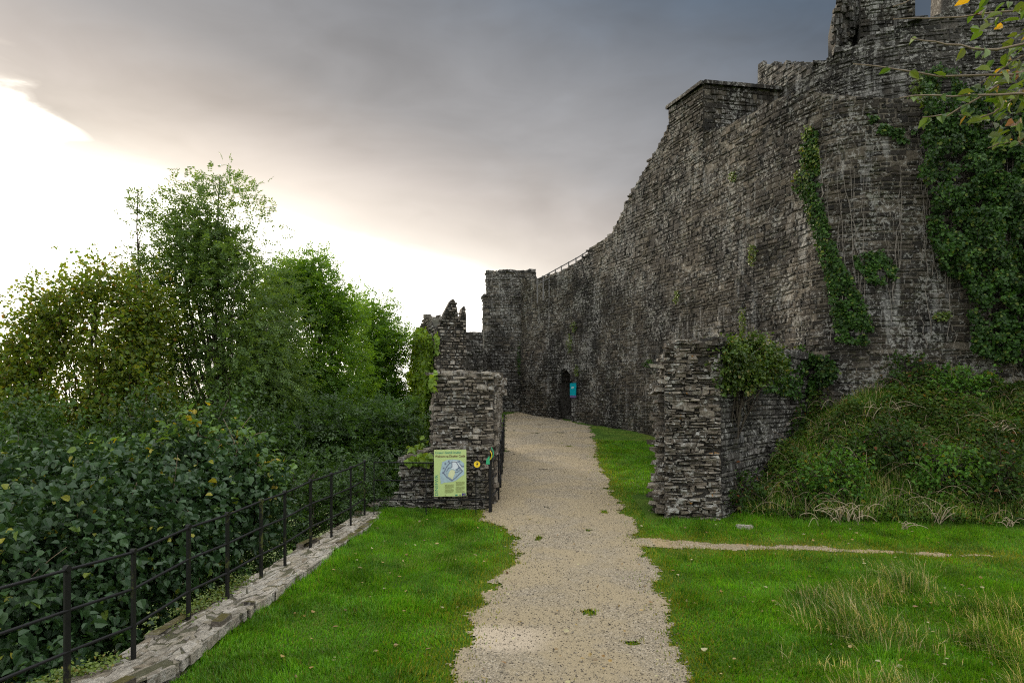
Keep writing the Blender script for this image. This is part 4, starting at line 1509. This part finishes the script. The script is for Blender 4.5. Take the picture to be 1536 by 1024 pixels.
tree('bramble_bush', 'olive green undergrowth bush at the far left below the open yellow green tree', 'shrub', (-8.6, 11.5),
     [(30, 690, 60, 35, 11.5), (110, 695, 60, 30, 12), (190, 690, 50, 30, 12.5), (250, 680, 45, 32, 13), (0, 720, 50, 40, 11), (330, 680, 60, 40, 14), (400, 690, 50, 40, 14), (60, 645, 36, 36, 12.5), (215, 640, 26, 40, 13), (345, 640, 26, 45, 14)],
     900, M_elder, 10, leaf=0.085, style='broad', sprays=5, trunk_r=0.04, wr=0.75, gap=0.36)


def inpoly(px, py, poly):
    r = np.zeros(len(px), bool)
    j = len(poly) - 1
    for i in range(len(poly)):
        xi, yi = poly[i]
        xj, yj = poly[j]
        c = ((yi > py) != (yj > py)) & (px < (xj - xi) * (py - yi) / (yj - yi + 1e-9) + xi)
        r ^= c
        j = i
    return r


def ivy(name, label, poly, n, mat, seed, depth=0.25, size=0.085, gap=0.42, group=None, dmin=0.02, ground=False, scale=1.6, stems=8, cat='ivy'):
    rng = np.random.default_rng(seed)
    P = np.array(poly, float)
    lo, hi = P.min(0), P.max(0)
    pos, dr, nr, ln = [], [], [], []
    org = None
    tries = 0
    sm = MB()
    while len(pos) < n and tries < n * 6:
        m_ = min(4000, n * 2)
        px = rng.uniform(lo[0], hi[0], m_)
        py = rng.uniform(lo[1], hi[1], m_)
        ok = inpoly(px, py, P)
        gn = fbm(np.stack([px, py, px * 0 + seed], -1), 0.035 * scale, 3) > gap
        for a, b in zip(px[ok & gn], py[ok & gn]):
            tries += 1
            h = cast(a, b, True, ground)
            if h is None:
                continue
            bump_ = fbm(np.array([[a, b, seed * 3.0]]), 0.03 * scale, 3)[0]
            dd = dmin + depth * bump_ * (0.35 + 0.65 * rng.random())
            pos.append(h[0] + h[1] * dd)
            nr.append(unit(h[1] + np.array([0, 0, 0.45]) + rng.normal(0, 0.45, 3)))
            dr.append(np.array([rng.normal(0, 0.6), rng.normal(0, 0.5), -0.6 + rng.normal(0, 0.5)]))
            ln.append(size * rng.uniform(0.55, 1.2))
            if len(pos) >= n:
                break
    pos, dr, nr, ln = map(np.array, (pos, dr, nr, ln))
    org = pos[np.argmin(pos[:, 2])]
    root = empty(name, org, label, cat, group)
    lm = MB()
    leaves(lm, pos, dr, nr, ln, 0.9, True, 0.1, 0, 0.1)
    keep(lm.build('foliage', mat), root)
    if stems:
        cx = np.array([rng.uniform(lo[0], hi[0], stems), np.full(stems, hi[1])]).T
        for k in range(stems):
            x = cx[k, 0]
            pts = []
            for y in np.linspace(hi[1], lo[1], 16):
                x += rng.normal(0, 3)
                if inpoly(np.array([x]), np.array([y]), P)[0]:
                    h = cast(x, y, True, ground)
                    if h is not None:
                        pts.append(h[0] + h[1] * 0.05)
            if len(pts) > 3:
                sm = MB()
                tube(sm, pts, np.linspace(0.018, 0.006, len(pts)), 5)
                keep(sm.build('stem', M_vine), root)
    return root


ivy('ivy', 'great dark mass of ivy covering the right hand part of the curtain wall', [(1372, 120), (1400, 105), (1460, 150), (1600, 160), (1620, 560), (1500, 545), (1450, 530), (1445, 470), (1440, 430), (1400, 400), (1385, 350), (1390, 300), (1368, 260), (1380, 200)], 34000, M_ivy, 1, depth=0.9, size=0.075, gap=0.34)
ivy('ivy', 'narrow strand of ivy widening downwards along the bend of the curtain wall', [(1212, 195), (1228, 190), (1232, 260), (1240, 320), (1262, 390), (1290, 440), (1312, 500), (1300, 518), (1255, 512), (1248, 450), (1232, 380), (1208, 300), (1190, 280), (1206, 270)], 4400, M_ivy, 2, depth=0.22, size=0.07, gap=0.36, stems=3)
ivy('ivy', 'thin bright yellow green ivy sprigs high on the bend of the curtain wall', [(1208, 190), (1228, 185), (1234, 250), (1240, 300), (1225, 330), (1200, 300), (1190, 275), (1205, 250)], 420, M_ivyb, 3, depth=0.25, size=0.075, gap=0.52, stems=2)
tree('ivy_bush', 'rounded olive green ivy bush sitting on top of the layered pier', 'ivy', (4.05, 13.15),
     [(1093, 542, 26, 26, 12.85), (1125, 536, 32, 25, 13.25), (1152, 546, 18, 20, 13.6), (1085, 566, 9, 14, 12.72), (1112, 558, 28, 18, 12.85)], 480, M_ivyo, 44, leaf=0.06, style='broad', sprays=7, trunk_r=0.05, wr=0.9, spread=0.10, n_limb=16, gap=0.25)
ivy('ivy', 'dark trailing ivy on the return wall beside the olive ivy bush', [(1150, 530), (1200, 525), (1250, 535), (1262, 560), (1230, 590), (1190, 600), (1160, 590), (1080, 575), (1090, 560), (1150, 560)], 1900, M_ivy, 5, depth=0.3, size=0.08, gap=0.42, stems=3)
ivy('ivy', 'bright green sunlit ivy cloaking the left side of the jagged ruin', [(630, 500), (644, 490), (656, 505), (652, 560), (646, 690), (618, 690), (622, 600), (626, 540)], 9000, M_ivys, 6, depth=0.5, size=0.12, gap=0.15, stems=0)
ivy('ivy', 'small leafy tuft on the curtain wall edge above the great dark ivy mass', [(1365, 125), (1385, 112), (1402, 120), (1405, 150), (1380, 165), (1360, 150)], 420, M_ivyb, 7, depth=0.5, size=0.08, gap=0.30, stems=0)
ivy('ivy', 'small sparse patch of ivy low on the bare grey wall between both big ivies', [(1280, 385), (1320, 375), (1345, 400), (1340, 430), (1300, 425), (1285, 410)], 620, M_ivy, 8, depth=0.2, size=0.08, gap=0.45, stems=1)
ivy('ivy', 'thin ivy patch high on the grey wall under its broken top edge', [(1300, 165), (1340, 175), (1370, 200), (1372, 260), (1350, 240), (1310, 215)], 380, M_ivy, 9, depth=0.2, size=0.08, gap=0.55, stems=0)
GW = 'little plants rooted in the curtain wall'
for k, (px, py, w, h, lab) in enumerate([(1132, 382, 7, 16, 'tuft of grass rooted in the curtain wall high above the pier ivy'), (1118, 480, 5, 18, 'brownish weed in the curtain wall just above the pier ivy'),
                                   (857, 515, 5, 14, 'green fern growing in the wall above the pointed doorway'), (863, 490, 4, 8, 'tiny fern topmost above the pointed doorway'),
                                   (975, 545, 8, 6, 'small fern tuft in the wall left of the layered pier'), (868, 555, 4, 9, 'little weed at the right shoulder of the pointed doorway'),
                                   (1018, 445, 4, 10, 'weed in the middle of the curtain wall above the pier corner'), (779, 540, 4, 28, 'dark strip of ivy where tower and curtain wall meet'),
                                   (1410, 475, 14, 6, 'yellowish plant cushion on the grey wall left of the great ivy'), (1102, 265, 6, 8, 'small plant under the parapet block')]):
    ivy('wall_plant', lab, [(px - w, py), (px - w * 0.5, py - h), (px + w * 0.6, py - h), (px + w, py), (px + w * 0.5, py + h), (px - w * 0.5, py + h)], int(60 + w * h * 0.9), M_ivyb if k not in (7, 4) else M_ivy, 20 + k, depth=0.22, size=0.06, gap=0.2, group=GW, stems=0, cat='plant')

# bare stems of dead creeper on the grey face
rng = np.random.default_rng(12)
mb = MB()
for k in range(28):
    x, y = rng.uniform(1235, 1440), rng.uniform(380, 530)
    ln_ = rng.uniform(60, 260)
    pts = []
    dx = rng.normal(0, 0.18)
    y_end = max(y - ln_, 160)
    for yy in np.linspace(y, y_end, 14):
        x += dx * 5 + rng.normal(0, 2.2)
        h = cast(x, yy)
        if h is not None and h[2] < 21 and h[2] > 15:
            pts.append(h[0] + h[1] * 0.06)
    if len(pts) > 5:
        tube(mb, pts, np.linspace(rng.uniform(0.004, 0.009), 0.0025, len(pts)), 4)
_o = cast(1300, 515)[0]
tag(mb.build('dead_creeper', M_vine, loc=_o), 'web of bare pale creeper stems over the grey part of the curtain wall', 'creeper')

# ---------------------------------------------------------------- grass
M_grass = leaf_mat('lawn_blade', [(0.048, 0.155, 0.005), (0.082, 0.23, 0.007), (0.14, 0.30, 0.014), (0.065, 0.19, 0.006)], trans=0.45, rough=0.5, spec=0.3, tcol=1.4, accent=[(0.93, (0.16, 0.17, 0.03))], var=2.4, vscale=1.7)
M_worn = leaf_mat('worn_blade', [(0.10, 0.17, 0.008), (0.20, 0.22, 0.012), (0.30, 0.25, 0.025), (0.13, 0.19, 0.01)], trans=0.3, rough=0.6, spec=0.2)
M_tall = leaf_mat('tall_grass_blade', [(0.05, 0.14, 0.010), (0.09, 0.19, 0.018), (0.045, 0.12, 0.008), (0.14, 0.20, 0.035)], trans=0.4, rough=0.5, spec=0.25, accent=[(0.80, (0.32, 0.28, 0.12)), (0.93, (0.48, 0.42, 0.22))], var=1.6, vscale=2.0)


def blades(mb, x, y, h, w, rng, bend=0.45, z=None, lift=0.0, mat=0, wind=(0, 0), seg=2):
    n = len(x)
    zz = (gz(x, y) if z is None else z) + lift
    fp = np.stack([x, y, 0 * x], -1)
    a = (fbm(fp + 40, 1.1, 2) - 0.5) * 14.0 + rng.normal(0, 0.9, n)
    d = np.stack([np.cos(a), np.sin(a)], -1)
    ln = h * bend * rng.random(n) ** 1.2
    dx = d[:, 0] * ln + wind[0] * h
    dy = d[:, 1] * ln + wind[1] * h
    b = rng.random(n) * 6.283
    sx, sy = np.cos(b) * w / 2, np.sin(b) * w / 2
    p0 = np.stack([x, y, zz - 0.004], -1)
    sd = np.stack([sx, sy, 0 * sx], -1)
    tip = p0 + np.stack([dx, dy, np.sqrt(np.maximum(h * h - np.minimum(dx * dx + dy * dy, h * h * 0.8), 0))], -1)
    if seg == 1:
        v = np.stack([p0 - sd, p0 + sd, tip], 1)
        mb.add(v.reshape(-1, 3), np.arange(3 * n).reshape(n, 3), mat)
    else:
        m_ = p0 * 0.5 + tip * 0.5 + np.stack([-dx * 0.18, -dy * 0.18, h * 0.10], -1)
        v = np.stack([p0 - sd, p0 + sd, m_ + sd * 0.7, m_ - sd * 0.7, tip], 1)
        i = 5 * np.arange(n)[:, None]
        mb.add(v.reshape(-1, 3), i + np.array([[0, 1, 2, 3]]), mat)
        mb.f.append((mb.n - 5 * n + i + np.array([[3, 2, 4]]), mat))


def lawn_ok(x, y, rng):
    f = turf_field(x, y)
    pr = np.clip(0.45 + f / 0.16, 0.0, 1.0)
    pr = np.where(f < -0.10, 0.05 * (f > -0.26), pr)
    left = (x < 0.3)
    ok = rng.random(len(x)) < pr
    ok &= np.where(left, (x > INX(y) - 0.02) & (y < 13.15), True)
    ok &= ~((x > 2.5) & (x < 3.9) & (y > 12.55) & (y < 14.5))
    ok &= (bank_h(x, y) < 0.25)
    # keep behind the return wall and in front of the curtain
    ok &= ~((y > 13) & (x > 2.9 + (y - 12.6) * 0.80))
    cwx = np.interp(-y, [-34, -30.2, -23.3, -16], [0.6, 2.3, 4.9, 7.4])
    ok &= ~((y > 13) & (x > cwx - 0.05))
    ok &= ~((y > 22.3) & (x > 0.5))
    return ok


rng = np.random.default_rng(55)
mb = MB()
for (x0, x1, y0, y1, dens, hh, ww, sg) in ((-3.6, 1.0, 4.6, 9.0, 4600, 0.075, 0.0095, 2), (-3.4, 0.6, 9.0, 13.2, 3600, 0.072, 0.011, 1),
                                 (1.0, 6.5, 4.6, 8.6, 4600, 0.075, 0.0095, 2), (1.2, 9.5, 8.6, 12.9, 3400, 0.075, 0.011, 1), (1.0, 5.2, 12.9, 24, 2400, 0.06, 0.013, 1), (-0.3, 0.6, 17, 32, 500, 0.07, 0.014, 1)):
    n = int((x1 - x0) * (y1 - y0) * dens)
    x = rng.uniform(x0, x1, n)
    y = rng.uniform(y0, y1, n)
    vis = np.abs(x) < y * 0.80
    x, y = x[vis], y[vis]
    ok = lawn_ok(x, y, rng)
    if x0 < -0.2 and y0 > 16:
        ok &= (x < path_left(y) + 0.5 * vnoise(np.stack([x, y, x * 0], -1), 0.8))
    x, y = x[ok], y[ok]
    gr = 0.04
    cx_, cy_ = np.round(x / gr), np.round(y / gr)
    jx = np.sin(cx_ * 12.9898 + cy_ * 78.233) * 43758.5453
    jy = np.sin(cx_ * 39.346 + cy_ * 11.135) * 24634.6345
    x = x + ((cx_ + (jx - np.floor(jx)) - 0.5) * gr - x) * 0.45
    y = y + ((cy_ + (jy - np.floor(jy)) - 0.5) * gr - y) * 0.45
    p = np.stack([x, y, 0 * x], -1)
    h = hh * (0.15 + 1.1 * fbm(p, 1.3, 2) + 0.9 * np.clip(fbm(p + 9, 5.0, 2) - 0.4, 0, 1) * 2) * rng.uniform(0.55, 1.25, len(x))
    f = turf_field(x, y)
    near = np.clip(0.40 + f / 0.5, 0.40, 1)
    up = np.where(f < 0.03, 0.010, 0.0)
    h = np.maximum(h, 0.036 / near)
    dry = rng.random(len(x)) < np.exp(-np.clip(f, 0, 9) / 0.26) * 0.9
    blades(mb, x[~dry], y[~dry], (h * near)[~dry], ww, rng, 0.75, seg=sg, lift=up[~dry])
    blades(mb, x[dry], y[dry], (h * near)[dry], ww, rng, 0.9, mat=1, seg=sg, lift=up[dry])
tag(mb.build('grass', [M_grass, M_worn]), 'short green lawn grass either side of the gravel path', 'grass', kind='stuff')

# rough tall grass, lower right
mb = MB()
n = 100000
x = rng.uniform(2.0, 8.5, n)
y = rng.uniform(4.8, 11.0, n)
pxx = 768 + FOC * x / y
pyy = HOR + (EYE - z0(y)) * FOC / y
p = np.stack([x, y, 0 * x], -1)
reg = np.clip((pxx - 1150 - (1000 - pyy) * 0.15) / 120, 0, 1) * np.clip((pyy - 845) / 50, 0, 1)
reg = np.maximum(reg, np.clip((pxx - 1330) / 120, 0, 1) * np.clip((pyy - 855) / 30, 0, 1))
cl = fbm(p, 1.5, 2)
ok = (rng.random(n) < reg * np.clip((cl - 0.36) * 3.2, 0.05, 1)) & (pxx < 1640)
x, y, cl, reg = x[ok], y[ok], cl[ok], reg[ok]
h = (0.08 + 0.30 * np.clip((cl - 0.36) * 3, 0, 1)) * rng.uniform(0.5, 1.25, len(x)) * (0.4 + 0.6 * reg)
blades(mb, x, y, h, 0.009, rng, 0.9, wind=(-0.25, -0.05))
tag(mb.build('tall_grass', M_tall), 'rough tussocky grass with straw coloured stems beyond the lawn', 'grass', kind='stuff')

# bank undergrowth
mb = MB()
n = 130000
x = rng.uniform(3.7, 12.5, n)
y = rng.uniform(11.2, 16.6, n)
bh = bank_h(x, y)
p = np.stack([x, y, 0 * x], -1)
c1 = fbm(p, 1.3, 3)
pxx = 768 + FOC * x / y
ok = (bh > 0.04) & (pxx < 1640)
ok &= x > 3.98 + (y - 12.6) * 0.86
x, y, c1, bh = x[ok], y[ok], c1[ok], bh[ok]
nn_ = len(x)
hgt = np.clip(0.03 + (c1 - 0.40) * 2.2, 0.02, 0.60) * np.clip(bh / 0.5, 0.25, 1)
z = gz(x, y) + hgt * rng.random(nn_) ** 0.7
pos = np.stack([x, y, z], -1)
leaves(mb, pos, np.stack([rng.normal(0, 1, nn_), rng.normal(-0.3, 0.8, nn_), rng.normal(-0.1, 0.5, nn_)], -1), unit(np.array([0, -0.35, 0.9]) + rng.normal(0, 0.45, (nn_, 3))), rng.uniform(0.028, 0.085, nn_), 0.7, True, 0.12, 0, 0.1)
gsel = rng.random(nn_) < 0.45
blades(mb, x[gsel], y[gsel], rng.uniform(0.1, 0.35, gsel.sum()), 0.012, rng, 0.8, mat=1, wind=(0, -0.1))
rng2 = np.random.default_rng(404)
for k in range(260):
    i = rng2.integers(nn_)
    o = np.array([x[i], y[i], float(gz(x[i], y[i]))])
    L_ = rng2.uniform(0.4, 1.1)
    d = unit(np.array([rng2.normal(0, 1), rng2.normal(-0.5, 0.6), 0.5])) * L_
    tube(mb, bez(o, o + d * 0.6 + np.array([0, 0, L_ * 0.5]), o + d * np.array([1, 1, 0.5]), 8), np.linspace(0.005, 0.002, 8), 4, mat=2 if k % 6 else 3)
tag(mb.build('undergrowth', [M_weed, M_tall, M_twig, M_dead]), 'dark brambles, nettles and grass covering the bank below the curtain wall', 'undergrowth', kind='stuff')


def bank_bush(label, px, py, w, h, seed, mat, n=70, leaf=0.075):
    c = cast(px, py, True, True)[0]
    ww, hh_ = w, h
    cy = py - h * 0.6
    return tree('bramble_bush', label, 'shrub', (c[0], c[1] + 0.05), [(px, cy, ww, hh_, c[1] - 0.1), (px - ww * 0.6, cy + hh_ * 0.5, ww * 0.5, hh_ * 0.5, c[1] - 0.2), (px + ww * 0.6, cy + hh_ * 0.5, ww * 0.5, hh_ * 0.5, c[1] - 0.1)], n, mat, seed, leaf=leaf, style='broad', sprays=4, trunk_r=0.012, wr=0.75, spread=0.12, gap=0.3, n_limb=24, group='brambles on the bank')


M_brm = leaf_mat('bramble_leaf', [(0.025, 0.085, 0.008), (0.05, 0.13, 0.012), (0.08, 0.18, 0.018)], trans=0.35, rough=0.55, spec=0.25, accent=[(0.96, (0.16, 0.15, 0.02))])
M_brd = leaf_mat('dark_bramble_leaf', [(0.014, 0.04, 0.005), (0.025, 0.06, 0.008), (0.04, 0.08, 0.01)], trans=0.25, rough=0.6, spec=0.2, accent=[(0.95, (0.12, 0.10, 0.02)), (0.985, (0.14, 0.05, 0.015))])
bank_bush('dark bramble crouching at the foot of the return wall close to the layered pier', 1110, 765, 32, 34, 301, M_brd, 75)
bank_bush('fresh green bramble at the bank foot behind the broad clump of dead stalks', 1245, 735, 50, 36, 302, M_brm, 110)
bank_bush('dark bramble mound in the middle of the bank under the arching pale reeds', 1330, 690, 60, 34, 303, M_brd, 110)
bank_bush('bright leafy bush at the top of the bank below the great ivy', 1440, 590, 50, 24, 304, M_brm, 120)
bank_bush('small dark bush at the top of the bank below the small sparse ivy', 1365, 575, 26, 24, 305, M_brd, 60)
bank_bush('yellow tinged bramble on the right half of the bank above the straw stems', 1425, 730, 52, 38, 306, M_brm, 100)
bank_bush('dark thicket on the bank at the right edge below the dry stalks', 1510, 740, 48, 44, 307, M_brd, 110)
bank_bush('dusky bush tangled against the return wall half way up the bank', 1190, 665, 38, 32, 308, M_brd, 80)


def stalks(px, py, n, ln, spread, lean, label, seed, arch=0.5):
    rng = np.random.default_rng(seed)
    h = cast(px, py, True, True)
    b = h[0]
    mb = MB()
    for k in range(n):
        o = b + np.array([rng.normal(0, spread), rng.normal(0, spread * 0.5), 0])
        o[2] = float(gz(o[0], o[1])) + 0.02
        L_ = ln * rng.uniform(0.5, 1.1)
        d = unit(np.array([lean + rng.normal(0, 0.5), -0.35 + rng.normal(0, 0.3), 0.9]))
        m_ = o + d * L_ * 0.6
        e = o + np.array([d[0] * L_ * (0.8 + arch), d[1] * L_ * (0.8 + arch), L_ * (0.75 - arch * rng.uniform(0.4, 1.2))])
        tube(mb, bez(o, m_ + np.array([0, 0, L_ * 0.15]), e, 8), np.linspace(0.0085, 0.003, 8), 4)
    return tag(mb.build('dead_stalks', M_dead, loc=b), label, 'dry plant', 'clumps of dead stalks on the bank')


stalks(1275, 778, 34, 0.55, 0.25, -0.2, 'broad clump of bleached dead stalks at the foot of the bank', 1, 0.6)
stalks(1330, 625, 11, 0.75, 0.08, 0.3, 'arching pale reeds halfway up the bank below the small ivy patch', 2, 0.75)
stalks(1520, 655, 18, 0.7, 0.10, -0.7, 'dry stalks bending left near the right edge of the bank', 3, 0.6)
stalks(1355, 795, 7, 0.30, 0.04, 0.0, 'little tepee of dead stalks in the grass at the bank foot', 4, 0.5)
stalks(1412, 785, 9, 0.6, 0.06, 0.15, 'few upright straw stems right of the broad dead clump', 5, 0.2)
stalks(1515, 790, 9, 0.35, 0.05, -0.3, 'low straw tuft at the bank foot close to the right edge', 6, 0.5)
stalks(1265, 645, 8, 0.5, 0.10, 0.3, 'thin broken stems beside the return wall on the upper bank', 7, 0.5)

# stone lying in the grass
h = cast(1115, 792, False, True)[0]
mb = MB()
rubble(mb, np.array([h + np.array([0, 0, 0.02])]), np.array([[0.24, 0.16, 0.09]]), np.random.default_rng(3))
rubble(mb, np.array([h + np.array([0.1, 0.03, 0.01])]), np.array([[0.12, 0.12, 0.06]]), np.random.default_rng(4))
tag(mb.build('stone', M_cope, loc=h), 'single pale stone lying in the grass near the foot of the layered pier', 'stone')

# creeping plant on the outer edge of the low wall
rng = np.random.default_rng(66)
n = 2600
y = rng.uniform(5.0, 8.6, n)
x = OUTX(y) + rng.normal(0.02, 0.085, n) - 0.02
ok = fbm(np.stack([x, y, 0 * x], -1), 2.5, 2) > 0.36
x, y = x[ok], y[ok]
pos = np.stack([x, y, LOWTOP(y) + 0.02 + 0.12 * rng.random(len(x)) * vnoise(np.stack([x, y, x * 0 + 4], -1), 3.0)], -1)
mb = MB()
leaves(mb, pos, rng.normal(0, 1, (len(x), 3)) * np.array([1, 1, 0.4]), unit(np.array([0.2, 0, 0.9]) + rng.normal(0, 0.5, (len(x), 3))), rng.uniform(0.018, 0.038, len(x)), 0.85, True, 0.1)
tag(mb.build('creeping_plant', M_ivyb, loc=(OUTX(6.5), 6.5, LOWTOP(6.5))), 'low yellow green creeper spilling over the outer edge of the low wall', 'plant')

# fallen leaves and loose pebbles
mb = MB()
n = 420
x = rng.uniform(-3.2, 7.0, n)
y = rng.uniform(5.5, 13, n)
ok = (x > INX(y) + 0.05) & (np.abs(x) < 0.8 * y)
x, y = x[ok], y[ok]
leaves(mb, np.stack([x, y, gz(x, y) + 0.045], -1), rng.normal(0, 1, (len(x), 3)) * np.array([1, 1, 0.15]), unit(np.array([0, 0, 1.0]) + rng.normal(0, 0.3, (len(x), 3))), rng.uniform(0.03, 0.07, len(x)), 0.7, True, 0.15)
tag(mb.build('fallen_leaves', leaf_mat('dead_leaf', [(0.14, 0.07, 0.02), (0.22, 0.13, 0.03), (0.30, 0.22, 0.08), (0.10, 0.05, 0.02), (0.30, 0.27, 0.14)], trans=0.1)), 'scattered brown and yellow fallen leaves on the lawn and path', 'leaves', kind='stuff')
mb = MB()
n = 20000
y = 5.0 + 27 * rng.random(n) ** 2.2
t = rng.random(n)
x = path_left(y) * (1 - t) + path_right(y) * t
big = fbm(np.stack([x, y, 0 * x], -1), 0.8, 2)
ok = rng.random(n) < np.clip(1.5 - 2 * np.abs(big - 0.35), 0.2, 1)
x, y = x[ok], y[ok]
sz = rng.uniform(0.005, 0.0125, len(x)) * (1 + 0.8 * (rng.random(len(x)) < 0.04))
rubble(mb, np.stack([x, y, gz(x, y) + 0.013 + sz * 0.1], -1), np.stack([sz, sz * 0.8, sz * 0.6], -1), rng)
tag(mb.build('gravel', stone_mat('gravel_stone', [(0.10, 0.088, 0.07), (0.18, 0.152, 0.112), (0.28, 0.235, 0.175), (0.14, 0.12, 0.094), (0.34, 0.30, 0.23)], 0, 0, 0, 0.0)), 'loose gravel stones scattered over the path', 'gravel', kind='stuff')

# ---------------------------------------------------------------- overhanging hazel at upper right
root = empty('hazel_tree', (4.7, 3.3, float(gz(4.7, 3.3))), 'hazel with hanging twigs and autumn leaves reaching in at the upper right corner', 'tree')
tm = MB()
tb = np.array([4.7, 3.3, float(gz(4.7, 3.3)) - 0.2])
tp = bez(tb, tb + np.array([-0.1, 0.1, 2.4]), np.array([4.3, 3.8, 6.6]), 12)
tube(tm, tp, np.linspace(0.14, 0.05, 12), 9)
keep(tm.build('trunk', M_bark, smooth=True), root)
rng = np.random.default_rng(202)
lm = MB()
lp, ld, ln_, lnn = [], [], [], []
TW = [[(1640, 40), (1500, 78), (1430, 68), (1368, 58)], [(1640, 95), (1480, 115), (1400, 112), (1280, 96)], [(1640, 60), (1530, 108), (1480, 140), (1425, 172), (1384, 176)],
      [(1640, 130), (1536, 132), (1500, 165), (1470, 178), (1440, 172)], [(1640, 5), (1540, 16), (1430, 27), (1340, 29)], [(1640, 145), (1500, 143), (1420, 142), (1350, 147)],
      [(1640, 215), (1536, 216), (1510, 214), (1482, 222)], [(1640, -40), (1520, -20), (1450, -10), (1395, -4)], [(1640, 20), (1560, 70), (1510, 100), (1470, 125)], [(1640, -80), (1480, -60), (1400, -20), (1340, 10)]]
for k, T in enumerate(TW):
    Y = 3.4 + 0.13 * (k % 5)
    a = tp[min(11, 6 + k % 6)]
    pts = np.array([at(px, py, Y) for px, py in T])
    full = np.concatenate([bez(a, (a + pts[0]) / 2 + np.array([0, 0, 0.1]), pts[0], 5)[:-1], pts])
    tt = np.linspace(0, len(full) - 1, 26)
    sm_ = np.stack([np.interp(tt, np.arange(len(full)), full[:, c]) for c in range(3)], -1)
    sm_[6:-1] += rng.normal(0, 0.004, (19, 3))
    bm_ = MB()
    tube(bm_, sm_, np.linspace(0.014, 0.0026, 26), 6)
    keep(bm_.build('branch', M_twig, smooth=True), root)
    nl = 13 if k not in (4, 0) else 7
    for j in range(nl):
        f = rng.uniform(0.42, 1.0) if k not in (1, 4) else rng.uniform(0.42, 1.0)
        q = np.array([np.interp(f * 25, np.arange(26), sm_[:, c]) for c in range(3)])
        side = 1 if j % 2 else -1
        lp.append(q + rng.normal(0, 0.006, 3))
        ld.append(np.array([-0.6 + rng.normal(0, 0.5), rng.normal(0, 0.5), side * 0.3 - 0.4 + rng.normal(0, 0.3)]))
        lnn.append(unit(np.array([rng.normal(0, 0.5), -0.45, 0.8]) + rng.normal(0, 0.45, 3)))
        ln_.append(rng.uniform(0.045, 0.085))
# fuller leaves at the right edge
for j in range(430):
    q = at(rng.uniform(1440, 1600) , rng.uniform(-40, 215), 3.4 + rng.uniform(0, 0.6))
    if 768 + FOC * q[0] / q[1] < 1450 + rng.random() * 90:
        continue
    lp.append(q)
    ld.append(np.array([-0.4 + rng.normal(0, 0.6), rng.normal(0, 0.5), -0.4 + rng.normal(0, 0.4)]))
    lnn.append(unit(np.array([rng.normal(0, 0.5), -0.45, 0.8]) + rng.normal(0, 0.45, 3)))
    ln_.append(rng.uniform(0.045, 0.085))
leaves(lm, np.array(lp), np.array(ld), np.array(lnn), np.array(ln_), 0.62, True, 0.2, 0, 0.15)
keep(lm.build('crown', M_over), root)
